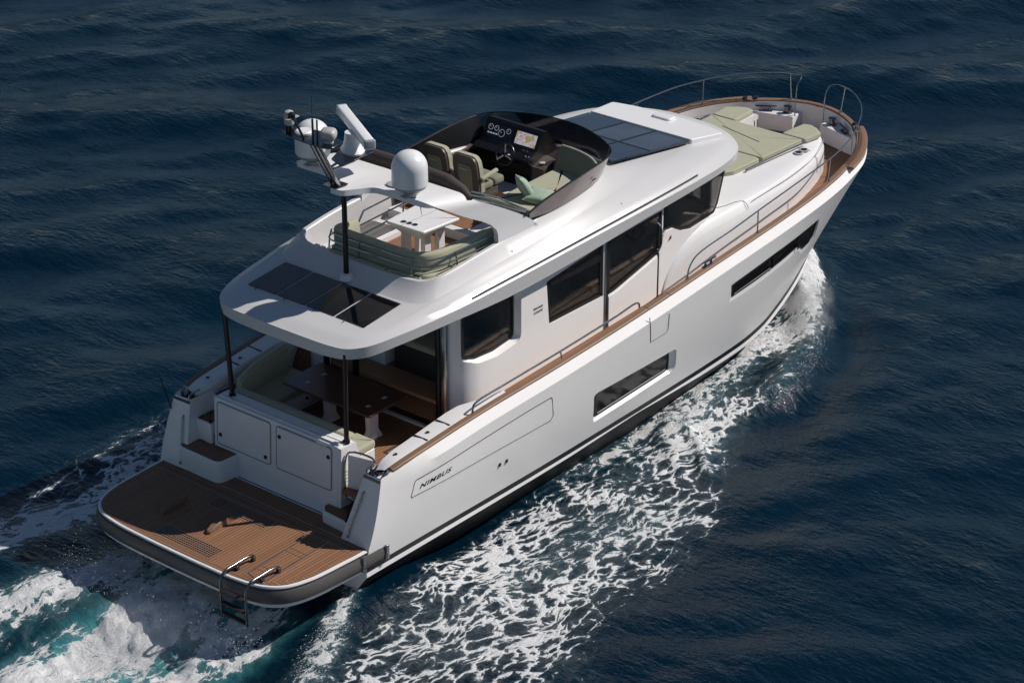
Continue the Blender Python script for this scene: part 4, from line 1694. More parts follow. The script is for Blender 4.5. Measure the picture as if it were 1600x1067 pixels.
R6 = [(p[0] + (.12 if i < 4 else (-.12 if i > 11 else .03)), max(0, p[1] - (.12 if i > 1 else 0)), 3.79) for i, p in enumerate(R4)]
def lift(r, k):
    return [tuple(p) for p in r]
rA = soft(R1, R2, .12, -.004)
rB = soft(R1, R2, .55, .018)
rC = soft(R2, R3, .5, 0)
rD = soft(R3, R4, .10, -.012)
rE = soft(R3, R4, .90, -.008)
E0 = soft(R0, R1, .08)
E1 = soft(R0, R1, .90)
seq = [R0, E0, E1, R1, rA, rB, R2, rC, R3, rD, rE, R4, R4b, R4c, R4d, R6]
mb = MB()
mb.rings([half_ring(r_) for r_ in seq], False, True)
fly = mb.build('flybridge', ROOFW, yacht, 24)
# soffit
rb = half_ring(R0)
mb = MB()
nh = len(rb) // 2
mid = [(p[0], p[1] * .0, p[2] + .02) for p in rb]
mb.rings([rb, [(p[0] * .97 + .12, p[1] * .93, p[2] + .02) for p in rb], [(p[0] * .94 + .24, 0.0, p[2] + .03) for p in rb]])
mb.build('soffit', NONSKID, fly)

# dark rail in the roof side, both sides
for s in (1, -1):
    xs = np.linspace(2.42, 8.02, 40)
    cr = np.array([(p[0], p[1], p[2]) for p in spline(CREASE, 8)])
    r2_ = np.array(spline(R2, 8))
    pts = []
    for x in xs:
        y1, z1 = np.interp(x, cr[:, 0], cr[:, 1]), np.interp(x, cr[:, 0], cr[:, 2])
        y2, z2 = np.interp(x, r2_[:, 0], r2_[:, 1]), np.interp(x, r2_[:, 0], r2_[:, 2])
        t = .30
        pts.append((x, (y1 * (1 - t) + y2 * t + .006) * s, z1 * (1 - t) + z2 * t + .014))
    mb = MB()
    mb.tube(pts, .017, 8)
    g = mb.build('roof_rail', STEEL, fly)
    mb = MB()
    mb.tube([(p[0], p[1] + .012 * s, p[2] + .014) for p in pts], .008, 6)
    mb.build('rail_insert', BLACK, g)
    mb = MB()
    mb.lathe([(.018, 0), (.018, .012), (.001, .014)], (6.1, 1.70 * s, 4.118), 12, (0, s * .5, .9))
    mb.build('deck_nozzle', DSTEEL, fly)

# four roof panels over the cockpit
def zroof(x):
    return 3.766 + (x - .53) * .1085 + .012
for k in range(4):
    y0 = 1.185 - k * .5925 - .018
    y1 = y0 - .5925 + .036
    mb = MB()
    a, b = .74, 1.53
    q = [(a, y1), (b, y1), (b, y0), (a, y0)]
    mb.plate(q, lambda x, y: zroof(x) - .02, lambda x, y: zroof(x), .003)
    p = mb.build('roof_panel', SMOKE if k < 2 else ROOFGL, fly)
    if k >= 2:  # added dark sheet in place of the view down into the cockpit
        mb = MB()
        q2 = offset(q, .004)
        mb.add([(x, y, zroof(x) - .018) for x, y in q2], [(0, 1, 2, 3)])
        mb.build('panel_dark_backing', simple('panel_dark_backing', (.05, .045, .042), .5, var=.7, nscale=2.5), p)
    mb = MB()
    mb.tube([(.73, y0 - .2, zroof(.73) + .004), (.67, y0 - .2, zroof(.67) - .002)], .006, 6)
    mb.build('panel_pin', BLKRUB, p)

# skylight forward of the windscreen, hatch ahead of it
zs = lambda x: 4.40 - (x - 7.0) * .1185 + .022
poly = fillet([(6.80, -.985), (8.80, -1.055), (8.80, 1.055), (6.80, .985), (7.06, 0)], [.02, .03, .03, .02, .3], 4)
mb = MB()
mb.plate(poly, lambda x, y: zs(x) - .03, lambda x, y: zs(x), .006)
sk = mb.build('skylight', SKYGL, yacht)
for (ya, yb, xa, xb, colr, nm) in ((.30, .97, 7.05, 8.76, (.05, .06, .085), 'a'), (-.97, .28, 7.05, 7.75, (.10, .09, .095), 'b'), (-.97, .28, 7.79, 8.76, (.26, .225, .215), 'c')):  # added colour sheets standing in for the cabin below the glass
    mb = MB()
    q = [(xa, ya), (xb, ya), (xb, yb), (xa, yb)]
    mb.plate(q, lambda x, y: zs(x) - .016, lambda x, y: zs(x) - .010)
    mb.build('skylight_cabin_tone', simple('skylight_cabin_tone_' + nm, colr, 0.6, var=.5, nscale=2.2), sk)
mb = MB()
for y in (.29, -.35):
    mb.add([(7.0, y - .02, zs(7.0) + .003), (8.80, y - .02, zs(8.80) + .003), (8.80, y + .02, zs(8.80) + .003), (7.0, y + .02, zs(7.0) + .003)], [(0, 1, 2, 3)])
mb.add([(7.76, -1.0, zs(7.76) + .0045), (7.80, -1.0, zs(7.80) + .0045), (7.80, 1.0, zs(7.80) + .0045), (7.76, 1.0, zs(7.76) + .0045)], [(0, 1, 2, 3)])
mb.build('skylight_frame', BLACK, sk)
mb = MB()
mb.plate(offset(poly, .006), lambda x, y: zs(x) - .028, lambda x, y: zs(x) - .018)
mb.build('skylight_cabin_fill', simple('skylight_cabin_fill', (0.17, 0.155, 0.155), 0.6, var=.85, nscale=1.1), sk)  # added mottled backing, painted like the blurred cabin under the skylight
mb = MB()
for y in (-.35, .35):
    mb.prism([(7.0, y - .012), (8.78, y - .012), (8.78, y + .012), (7.0, y + .012)], 2, 4.0, 4.01)
mb = MB()
hatch = fillet([(8.83, -1.06), (9.60, -1.17), (9.72, -.75), (9.78, 0), (9.72, .75), (9.60, 1.17), (8.83, 1.06)], [.05, .08, .2, .3, .2, .08, .05], 4)
mb.plate(hatch, 4.05, lambda x, y: zs(8.83) + .018 - (x - 8.83) * .105, .02)
mb.build('sunroof_cassette', WHITE, yacht, 50)
mb = MB()
mb.plate(fillet([(9.38, -.20), (9.62, -.20), (9.62, .20), (9.38, .20)], .09, 5), 4.10, 4.20, .035, 4)
mb.build('horn_cover', WHITE, fly, 60)
for s in (1, -1):
    mb = MB()
    mb.tube([(4.28, 1.50 * s, 4.31), (4.15, 1.42 * s, 4.41), (3.72, 1.34 * s, 4.62)], .004, 5)
    mb.build('panel_seam', SEAMG, fly)
    mb = MB()
    mb.lathe([(.05, 0), (.045, .012), (.001, .02)], (3.60, 1.55 * s, 4.12), 16, (0, s * .8, .6))
    mb.build('speaker_grille', LIGHTGREY, fly)

# windscreen fairing: taupe side panels running into a smoked screen
BASE = [(4.14, 1.455, 4.45), (4.5, 1.47, 4.42), (5.0, 1.45, 4.405), (5.5, 1.385, 4.40), (5.9, 1.30, 4.395), (6.25, 1.17, 4.39), (6.55, 1.0, 4.385), (6.78, .80, 4.38), (6.93, .52, 4.38), (7.0, .26, 4.38), (7.02, 0, 4.38)]
RIM = [(4.10, 1.49, 4.57), (4.4, 1.495, 4.655), (4.9, 1.475, 4.715), (5.4, 1.46, 4.77), (5.85, 1.435, 4.805), (6.18, 1.385, 4.825), (6.38, 1.27, 4.845), (6.53, 1.02, 4.875), (6.66, .68, 4.90), (6.755, .34, 4.905), (6.785, 0, 4.905)]
b_ = spline(BASE, 6)
r_ = spline(RIM, 6)
isplit = 31
for s in (1, -1):
    gb = [[(x, y * s, z) for x, y, z in soft(b_, r_, t)] for t in (0, .2, .5, .8, 1.0)]
    side = [row[:isplit + 1] for row in gb]
    if s > 0:
        side = [row[::-1] for row in side]
    mb = MB()
    mb.shell(side, .012)
    sp_ = mb.build('windscreen_fairing', TAUPE, yacht, 40)
    mb = MB()
    lin = [[(x, y - .020 * s, z) for x, y, z in row] for row in side]
    mb.shell(lin, .006)
    low = side[0]
    k_ = 1.0 if s > 0 else 1.0
    mb.grid([[(x, y - .022 * s, z) for x, y, z in low], [(x, y - .13 * s, z - .01) for x, y, z in low], [(x, y - .15 * s, 3.96) for x, y, z in low]])
    mb.build('fairing_liner', BLACK, sp_)
    mb = MB()
    mb.tube([(x, y * s, z) for x, y, z in r_[:isplit + 1]], .013, 8)
    mb.build('rim_trim', BLACK, sp_)
    mb = MB()
    mb.tube([(5.75, 1.40 * s, 4.55), (5.83, 1.395 * s, 4.557)], .012, 6)
    mb.build('side_light', BLKRUB, sp_)
gb = []
for t in (0, .15, .4, .7, 1.0):
    row = soft(b_, r_, t)[isplit:]
    gb.append([(x, -y, z) for x, y, z in row] + [(x, y, z) for x, y, z in row[::-1][1:]])
mb = MB()
mb.shell(gb, .008)
ws = mb.build('fly_windscreen', SMOKEGL, yacht, 60)
mb = MB()
rr = r_[isplit:]
mb.tube([(x, -y, z) for x, y, z in rr] + [(x, y, z) for x, y, z in rr[::-1][1:]], .008, 6)
mb.build('screen_edge', BLACK, ws)

# floors
mb = MB()
fl6 = half_ring(R6)
mb.plate([(2.0, -1.26), (3.95, -1.30), (3.95, .62), (2.0, .62)], 3.78, 3.803)
mb.build('fly_teak', TEAKX, yacht)
mb = MB()
mb.plate([(3.95, -1.27), (5.7, -1.18), (6.3, -.9), (6.75, -.4), (6.8, 0), (6.75, .4), (6.3, .9), (5.7, 1.18), (3.95, 1.27)], 3.80, 3.95)
hf = mb.build('helm_floor', NONSKID, yacht)
mb = MB()
mb.plate([(4.1, -.25), (4.6, -.25), (4.6, 1.2), (4.1, 1.2)], 3.951, 3.957)
mb.build('helm_teak', TEAKX, hf)
# companionway hatch, port side
mb = MB()
mb.plate(fillet([(3.10, .72), (3.68, .78), (3.64, 1.34), (3.12, 1.28)], .08), 3.80, 3.835, .01)
ht = mb.build('stair_hatch', SMOKE, yacht)
mb = MB()
mb.rings([[(x, y, 3.80) for x, y in [(2.0, .60), (2.0, .70), (4.0, .74), (4.0, .64)]], [(x, y, 3.88) for x, y in [(2.0, .60), (2.0, .70), (4.0, .74), (4.0, .64)]]], False, True)
mb.build('stair_coaming', WHITE, fly)
mb = MB()
for zz, x0, y0 in ((4.34, 2.95, .86), (4.16, 2.72, .80), (4.0, 2.72, .80)):
    pts = [(x0, y0, zz), (4.1, y0 + .06, zz + .02)]
    mb.tube(pts, .014, 8)
mb.tube([(2.72, .80, 3.80), (2.72, .80, 4.16), (2.95, .86, 4.34)], .016, 8)
mb.tube([(3.9, .90, 3.80), (3.9, .91, 4.36)], .014, 8)
mb.build('stair_rail', STEEL, yacht)
mb = MB()
for i in range(3):
    mb.plate([(1.98, .70 + i * .12), (2.06, .70 + i * .12), (2.06, .78 + i * .12), (1.98, .78 + i * .12)], 4.0, 4.055, .005)
mb.build('side_vent', WHITE, fly)

# dinette seat: L-shaped seat with wrapped backrest and two rails behind it
mb = MB()
mb.plate(fillet([(1.99, -1.28), (2.60, -1.285), (2.60, .66), (1.97, .66)], [.2, .02, .05, .05], 5), 3.801, 4.058, .03)
mb.plate(fillet([(2.601, -1.285), (3.75, -1.30), (3.75, -.80), (2.601, -.78)], .02, 5), 3.801, 4.058, .03)
ds = mb.build('dinette_seat', WHITE, yacht)
mb = MB()
mb.plate(fillet([(2.02, -1.24), (2.62, -1.25), (2.62, .66), (1.99, .66)], [.2, .03, .05, .05], 5), 4.06, 4.15, .04)
mb.build('seat_cushion', FABRIC, ds, 50)
mb = MB()
mb.plate(fillet([(2.63, -1.25), (3.73, -1.27), (3.73, -.82), (2.63, -.80)], .03, 5), 4.06, 4.15, .04)
mb.build('seat_cushion', FABRIC, ds, 50)
# ledge pads on the coaming behind the backrest
for poly in ([(1.91, .10), (2.06, .10), (2.06, .62), (1.91, .62)], [(1.90, -.52), (2.06, -.52), (2.06, .085), (1.905, .085)], [(1.98, -1.18), (2.14, -1.02), (2.06, -.535), (1.905, -.535)], [(2.2, -1.30), (3.4, -1.33), (3.4, -1.24), (2.25, -1.18)]):
    mb = MB()
    mb.plate(fillet(poly, .03, 3), 4.03, 4.125, .03)
    mb.build('ledge_pad', FABRIC, ds, 50)
bk = spline([(2.55, .70, 0), (2.30, .70, 0), (2.09, .66, 0), (2.055, .50, 0), (2.05, -.2, 0), (2.06, -.80, 0), (2.14, -1.06, 0), (2.36, -1.185, 0), (2.8, -1.21, 0), (3.55, -1.235, 0)], 6)
bk = np.array(bk)[:, :2]
T = np.gradient(bk, axis=0)
T /= np.linalg.norm(T, axis=1, keepdims=True)
N = np.stack([-T[:, 1], T[:, 0]], 1)
inside = N
def bk_slice(i0, i1, name='backrest'):
    rows = []
    for i in range(i0, i1 + 1):
        p, nrm = bk[i], inside[i]
        zt = 4.43 if i > 8 else 4.43 - .04 * (1 - i / 8)
        prof = [(.0, 4.13), (-.012, 4.2), (-.012, zt - .05), (.0, zt - .015), (.035, zt), (.085, zt), (.12, zt - .025), (.145, 4.2), (.15, 4.13)]
        rows.append([(p[0] + nrm[0] * d, p[1] + nrm[1] * d, z) for d, z in prof])
    mb = MB()
    mb.rings(rows, True, True)
    return mb.build(name, FABRIC, ds, 60)
nb = len(bk) - 1
cuts = [0, 15, 21, 27, 33, 44, 50, nb]
for a, b in zip(cuts[:-1], cuts[1:]):
    bk_slice(a, b)
for zz, off_, i0 in ((4.345, .05, 13), (4.245, .085, 9)):
    pts = [(bk[i][0] - inside[i][0] * off_, bk[i][1] - inside[i][1] * off_, zz) for i in range(i0, nb + 1)]
    if zz < 4.3:
        pts = [(pts[0][0] + .10, pts[0][1] + .03, zz)] + pts
    mb = MB()
    mb.tube(pts, .0135, 8)
    rl = mb.build('seat_rail', STEEL, ds)
mb = MB()
for i in (11, 22, 33, 46):
    p, q = bk[i], inside[i]
    mb.tube([(p[0] - q[0] * .10, p[1] - q[1] * .10, 4.06), (p[0] - q[0] * .085, p[1] - q[1] * .085, 4.245), (p[0] - q[0] * .05, p[1] - q[1] * .05, 4.36)], .012, 8)
mb.build('rail_bracket', DSTEEL, rl)

# dinette table
mb = MB()
tp = [(2.69, .165), (3.55, .24), (3.49, -.62), (2.71, -.56)]
mb.plate(fillet(tp[::-1], [.06, .02, .02, .06], 5), 4.395, 4.45, .018, rb=.02)
ft = mb.build('fly_table', WHITE, yacht, 50)
mb = MB()
mb.rings([[(2.76, -.48, 4.40), (3.44, -.52, 4.40), (3.46, .12, 4.40), (2.76, .08, 4.40)], [(2.78, -.46, 4.33), (3.42, -.50, 4.33), (3.44, .10, 4.33), (2.78, .06, 4.33)], [(2.90, -.42, 4.22), (3.30, -.40, 4.28), (3.30, .04, 4.28), (2.90, .02, 4.22)]], True, True)
mb.build('table_box', WHITE, ft, 50)
for y in (-.38, .02):
    for x in (2.98, 3.30):
        mb = MB()
        mb.rings([[(x - a, y - .045, z), (x + a, y - .045, z), (x + a, y + .045, z), (x - a, y + .045, z)] for a, z in ((.085, 3.80), (.065, 4.0), (.06, 4.28))], True, True)
        mb.build('leg', WHITE, ft, 50)
for k in range(3):
    c = (2.83 + k * .012, -.07 - k * .105, 4.45)
    mb = MB()
    mb.lathe([(.046, 0), (.046, .006), (.036, .006), (.034, .001), (.001, .0012)], c, 20)
    ch_ = mb.build('cup_holder', DSTEEL, ft)
mb = MB()
mb.tube([(2.70, -.14, 4.452), (3.52, -.16, 4.452)], .0035, 5)
mb.build('leaf_seam', SEAMG, ft)

# ------------------------------------------------------------------ arch
st = [((3.43, -1.435, 4.18), (4.30, -1.475, 4.33)), ((3.40, -1.42, 4.50), (4.04, -1.46, 4.52)), ((2.66, -1.395, 4.95), (3.42, -1.43, 4.87)), ((2.10, -1.36, 5.27), (2.9, -1.39, 5.14)),
      ((1.96, -1.27, 5.36), (2.80, -1.28, 5.235)), ((1.92, -1.05, 5.382), (2.76, -1.06, 5.262)), ((1.905, -.60, 5.39), (2.74, -.6, 5.275)), ((1.86, -.38, 5.392), (2.74, -.38, 5.277)), ((1.60, -.20, 5.394), (2.74, -.18, 5.28)), ((1.47, -.10, 5.395), (2.74, -.1, 5.28)), ((1.455, 0, 5.395), (2.74, 0, 5.28))]
A_ = [s_[0] for s_ in st]
B_ = [s_[1] for s_ in st]
A_ = spline(A_, 4)
B_ = spline(B_, 4)
A_ = A_ + [(x, -y, z) for x, y, z in A_[::-1][1:]]
B_ = B_ + [(x, -y, z) for x, y, z in B_[::-1][1:]]
g = []
for t in (0, .03, .2, .5, .8, .97, 1):
    g.append(soft(A_, B_, t))
mb = MB()
mb.shell(g, -.085)
arch = mb.build('radar_arch', WHITE, yacht, 35)
# support post
mb = MB()
mb.tube([(1.63, 0, 3.93), (1.63, 0, 5.32)], .040, 16)
po = mb.build('arch_post', BLACK, arch)
mb = MB()
mb.lathe([(.11, -.05), (.10, .03), (.06, .05), (.05, .05)], (1.63, 0, 3.955), 24)
mb.build('post_socket', WHITE, po)

def dome(x, y, z):
    mb = MB()
    prof = [(.05, 0), (.09, .01), (.16, .045), (.235, .075), (.262, .12), (.262, .125)]
    mb.lathe(prof, (x, y, z), 40)
    base = mb.build('satellite_dome', RADGREY, arch, 50)
    mb = MB()
    prof = [(.262, .125), (.266, .15), (.264, .36)]
    for a in np.linspace(0, math.pi / 2, 12):
        prof.append((.264 * math.cos(a) ** .95 if a < 1.57 else .001, .38 + .258 * math.sin(a)))
    mb.lathe(prof, (x, y, z), 40)
    mb.build('radome', RADOME, base, 50)
    mb = MB()
    mb.lathe([(.10, -.05), (.10, .0), (.06, .02)], (x, y, z), 20)
    mb.box((x - .16, y - .06, z - .055), (x + .16, y + .06, z - .03), .01)
    mb.build('dome_foot', LIGHTGREY, base)
dome(2.0, -.965, 5.437)
dome(2.0, .965, 5.437)
mb = MB()
mb.lathe([(.15, 0), (.15, .012), (.12, .03), (.001, .035)], (2.20, -.52, 5.365), 28, (.14, 0, 1))
mb.build('gps_antenna', LIGHTGREY, arch)
# mast leaning aft with its instrument platform
mb = MB()
for dy in (-.045, .055):
    mb.tube([(1.58, .10 + dy, 5.39), (1.14, .10 + dy, 6.19)], .042 if dy < 0 else .038, 12)
mast = mb.build('mast', STEEL, arch)
mb = MB()
mb.tube([(1.60, .06, 5.41), (1.16, .06, 6.19)], .022, 8)
mb.build('mast_track', BLACK, mast)
mb = MB()
mb.plate(fillet([(1.45, -.02), (1.72, -.02), (1.72, .26), (1.45, .26)], .03), 5.394, 5.402)
mb.tube([(1.58, .12, 5.40), (1.58, .12, 5.47)], .07, 14)
mb.build('mast_foot', DSTEEL, mast)
pc = Vector((1.04, .06, 6.21))
mb = MB()
pl = fillet([(1.02, -.32), (1.40, -.26), (1.50, .25), (1.42, .70), (1.08, .74), (1.02, .2)], .14, 5)
mb.plate(pl, 6.20, 6.215, .004)
ip = mb.build('instrument_platform', DSTEEL, mast)
mb = MB()
mb.lathe([(.13, 0), (.135, .03), (.11, .05), (.10, .05)], (1.28, .42, 6.215), 24)
mb.build('tv_antenna_ring', RADOME, ip)
mb = MB()
mb.lathe([(.055, .0), (.06, .02), (.055, .12)], (1.17, .60, 6.215), 18)
mb.build('searchlight_base', BLACK, ip)
mb = MB()
mb.lathe([(.06, .12), (.075, .14), (.078, .26), (.06, .32), (.02, .34), (.001, .34)], (1.17, .60, 6.215), 20)
mb.build('horn_housing', LIGHTGREY, ip)
mb = MB()
mb.lathe([(.08, -.01), (.075, .03), (.03, .045)], (1.24, -.10, 6.215), 20)
mb.box((1.14, -.22, 6.25), (1.35, .02, 6.42), .07, 3, Matrix.Rotation(R(25), 3, 'Z') @ Matrix.Rotation(R(-12), 3, 'Y'))
mb.build('night_camera', LIGHTGREY, ip)
mb = MB()
mb.tube([(1.12, .27, 6.21), (1.08, .32, 6.36), (1.02, .38, 6.54)], .018, 8)
lp_ = mb.build('light_stalk', BLACK, ip)
mb = MB()
mb.lathe([(.05, .0), (.055, .03), (.05, .09), (.03, .105), (.001, .105)], (1.01, .39, 6.51), 16)
mb.build('anchor_light', BLACK, lp_)
mb = MB()
mb.plate(fillet([(.90, .35), (1.14, .35), (1.14, .44), (.90, .44)], .03), 6.53, 6.536)
mb.build('wind_vane', LIGHTGREY, lp_)
for (x, y, h, r0) in ((1.09, .06, .36, .016), (1.14, .02, .34, .013)):
    mb = MB()
    mb.tube([(x, y, 6.21), (x, y, 6.21 + h)], r0, 8)
    mb.tube([(x, y, 6.21 + h), (x, y, 6.21 + h + (.36 if y > .05 else .02))], .004, 6)
    mb.build('vhf_antenna', BLACK, ip)
# open array radar on its bracket
mb = MB()
pl = fillet([(1.66, .06), (2.40, .08), (2.52, .30), (2.30, .60), (1.78, .38)], .06, 4)
mb.plate(pl, 5.66, 5.68, .004)
mb.tube([(1.42, .16, 5.655), (1.98, .28, 5.655)], .02, 8)
mb.tube([(1.42, .10, 5.655), (1.98, .10, 5.655)], .02, 8)
rp = mb.build('radar_bracket', DSTEEL, mast)
mb = MB()
rc = Vector((2.20, .34, 5.68))
ax = Vector((-.80, -1.30, 0)).normalized()
ang = math.atan2(ax.y, ax.x)
rows = []
for h, a, b in ((0, .24, .17), (.03, .25, .18), (.10, .17, .14), (.20, .12, .12), (.30, .11, .11)):
    rows.append([tuple(rc + Vector((math.cos(ang) * a * math.cos(t) - math.sin(ang) * b * math.sin(t), math.sin(ang) * a * math.cos(t) + math.cos(ang) * b * math.sin(t), h))) for t in np.linspace(0, 2 * math.pi, 25)[:-1]])
mb.rings(rows, True, True)
mb.build('radar_pedestal', RADOME, rp, 50)
bc = Vector((2.38, .44, 5.985))
rot = Matrix.Rotation(ang, 3, 'Z')
mb = MB()
mb.box(bc - Vector((.80, .088, .075)), bc + Vector((.80, .088, .075)), .045, 4, rot)
bar = mb.build('radar_scanner', RADOME, rp, 50)
mb = MB()
for e in (-.806, .74):
    mb.box(bc + Vector((e, -.090, -.077)), bc + Vector((e + .065, .090, .077)), .044, 4, rot, bc)
mb.build('scanner_cap', RADGREY, bar, 50)

# rolled bimini lying along the arch's front edge, with its folded bows
mb = MB()
roll = [(2.84, -1.40, 5.17), (2.87, -1.22, 5.24), (2.90, -.9, 5.30), (2.90, -.4, 5.31), (2.92, .3, 5.31), (2.92, .9, 5.30), (2.87, 1.2, 5.24), (2.82, 1.38, 5.18)]
mb.tube(roll, [.05, .085, .11, .12, .12, .115, .09, .05], 16)
bim = mb.build('rolled_bimini', BROWN, yacht, 60)
for k, (dy, dz) in enumerate(((0, 0), (.045, .03), (-.03, -.045))):
    for s in (1, -1):
        mb = MB()
        mb.tube([(2.86 + dy, 1.34 * s, 5.22 + dz), (3.4 + dy, 1.42 * s, 4.97 + dz), (4.04 + dy * .3, 1.455 * s, 4.61 + dz * .3)], .016, 8)
        mb.build('bimini_bow', STEEL, bim)
for s in (1, -1):
    mb = MB()
    mb.box((3.96, 1.40 * s - .03, 4.50), (4.10, 1.40 * s + .05, 4.56), .01)
    mb.tube([(4.02, 1.39 * s, 4.55), (4.02, 1.47 * s, 4.55)], .028, 10)
    mb.build('bimini_pivot', DSTEEL, bim)

# ------------------------------------------------------------------ helm: seats, console, lounge
def helm_seat(x, y, z):
    base = MB()
    base.box((x - .02, y - .30, z), (x + .62, y + .30, z + .04), .01)
    b0 = base.build('helm_seat', DKWOOD, yacht)
    mb = MB()
    mb.box((x + .05, y - .22, z + .04), (x + .50, y + .22, z + .24), .03)
    mb.build('pedestal', LEATHER, b0)
    mb = MB()
    mb.box((x + .08, y - .25, z + .24), (x + .36, y + .25, z + .36), .05, 3)
    mb.box((x + .365, y - .25, z + .24), (x + .62, y + .25, z + .37), .05, 3)
    mb.build('seat_cushion', FABDK, b0, 60)
    # backrest: black shell with sage pad outside and sage edge
    def sect(h, w, d0, d1):
        xx = x + .02 - h * .16
        return [(xx + d0, y - w, z + .22 + h), (xx + d1, y - w, z + .22 + h), (xx + d1, y + w, z + .22 + h), (xx + d0, y + w, z + .22 + h)]
    mb = MB()
    hs = [(0, .235), (.15, .25), (.42, .25), (.54, .235), (.60, .19), (.62, .14)]
    mb.rings([sect(h, w, -.02, .03) for h, w in hs], True, True)
    sh = mb.build('backrest_shell', LEATHER, b0, 45)
    mb = MB()
    mb.rings([sect(h + (.012 if h > .3 else 0), w + .012, .03, .115) for h, w in hs], True, True)
    mb.build('backrest', FABRIC, b0, 45)
    mb = MB()
    mb.rings([sect(h, w * .58, -.032, -.015) for h, w in ((.02, .20), (.30, .25), (.42, .25), (.46, .2))], True, True)
    mb.build('back_panel', FABDK, b0, 45)
    for s in (1, -1):
        mb = MB()
        mb.box((x + .0, y + .275 * s - .035, z + .47), (x + .40, y + .275 * s + .035, z + .53), .025, 3, Matrix.Rotation(R(-8), 3, 'Y'))
        mb.build('armrest', FABRIC, b0, 60)
        mb = MB()
        mb.tube([(x + .0, y + .26 * s, z + .44), (x + .06, y + .275 * s, z + .48)], .02, 8)
        mb.build('armrest_bracket', BLACK, b0)
    text_mesh('embossed_lettering', 'NIMBUS', .035, LIGHTGREY, b0, (x - .10, y + .085, z + .605), (0, -1, 0), (-.12, 0, 1), .002, .2, 1.3)
helm_seat(4.90, .43, 3.95)
helm_seat(4.90, 1.06, 3.95)

dx = [(5.98, 3.95), (6.02, 4.30), (5.90, 4.42), (5.88, 4.46), (6.12, 4.56), (6.24, 4.80), (6.30, 4.845), (6.40, 4.82), (6.62, 4.50), (6.66, 3.95)]
mb = MB()
mb.prism(dx, 1, .02, 1.16)
cons = mb.build('helm_console', BLACK, yacht, 30)
mb = MB()
mb.prism([(5.98, 3.95), (6.0, 4.34), (6.25, 4.42), (6.72, 4.44), (6.80, 3.95)], 1, -.22, .02)
mb.prism([(6.2, 3.95), (6.2, 4.46), (6.45, 4.48), (6.5, 3.95)], 1, 1.16, 1.22)
mb.build('console_side', LEATHER, cons, 30)
mb = MB()
mb.prism([(5.2, 4.30), (6.4, 4.36), (6.4, 4.46), (6.0, 4.44), (5.2, 4.36)], 1, 1.20, 1.33)
mb.build('side_shelf', LEATHER, cons)
p0, p1 = Vector((6.125, 0, 4.575)), Vector((6.232, 0, 4.785))
def on_dash(y, t, out=.004):
    p = p0 + (p1 - p0) * t
    nrm = Vector((-(p1 - p0).z, 0, (p1 - p0).x)).normalized()
    return Vector((p.x + nrm.x * out, y, p.z + nrm.z * out))
def screen(ya, yb, t0, t1, m, name, out=.004):
    mb = MB()
    mb.add([on_dash(ya, t0, out), on_dash(yb, t0, out), on_dash(yb, t1, out), on_dash(ya, t1, out)], [(0, 1, 2, 3)])
    return mb.build(name, m, cons)
screen(.50, .08, .06, .94, CHART, 'chart_display')
ins_ = screen(1.10, .56, .06, .94, SCREENBK, 'instrument_display')
mb = MB()
e1, e2 = Vector((0, 1, 0)), (p1 - p0).normalized()
for (y, t, rr) in ((1.03, .68, .045), (.91, .68, .04), (.79, .44, .06), (.66, .68, .04)):
    c = on_dash(y, t, .008)
    mb.tube([c + e1 * rr * math.cos(a) + e2 * rr * math.sin(a) for a in np.linspace(0, 2 * math.pi, 21)[:-1]], .0035, 5, True)
    mb.tube([c, c + e1 * rr * .6 + e2 * rr * .5], .003, 4)
for k in range(4):
    c = on_dash(1.05 - .055 * k, .28, .008)
    mb.box(c + Vector((-.002, -.02, -.012)), c + Vector((.002, .02, .012)))
mb.build('gauge_dials', GAUGE, ins_)
# wheel
wc = Vector((5.82, .43, 4.50))
ax_ = Vector((-1, 0, .42)).normalized()
q = ax_.to_track_quat('Z', 'Y')
mb = MB()
mb.tube([wc + q @ Vector((.175 * math.cos(a), .175 * math.sin(a), 0)) for a in np.linspace(0, 2 * math.pi, 33)[:-1]], .017, 8, True)
whl = mb.build('steering_wheel', BLACK, cons)
mb = MB()
for a in (math.pi / 2 + .2, math.pi / 2 + 2.3, math.pi / 2 - 1.9):
    d = q @ Vector((math.cos(a), math.sin(a), 0))
    mb.tube([wc + d * .03 - ax_ * .01, wc + d * .10, wc + d * .165], [.028, .018, .024], 8)
mb.tube([wc - ax_ * .12, wc - ax_ * .01], .03, 10)
mb.build('wheel_spokes', STEEL, whl)
mb = MB()
mb.lathe([(.05, 0), (.05, .015), (.03, .025), (.001, .026)], wc - ax_ * .01, 18, ax_)
mb.build('wheel_hub', BLACK, whl)
mb = MB()
for y in (.10, .17):
    mb.tube([(6.0, y, 4.44), (5.97, y, 4.55), (5.95, y - .02, 4.60)], [.012, .014, .02], 8)
mb.build('throttle_lever', STEEL, cons)
mb = MB()
mb.lathe([(.05, 0), (.05, .01), (.038, .012), (.001, .012)], (6.12, -.10, 4.395), 16)
mb.lathe([(.05, 0), (.05, .01), (.038, .012), (.001, .012)], (6.1, 1.26, 4.45), 16)
mb.build('console_cup', LIGHTGREY, cons)
mb = MB()
mb.box((5.93, .72, 4.455), (6.06, 1.10, 4.475), .008)
mb.build('console_tray', DSTEEL, cons)

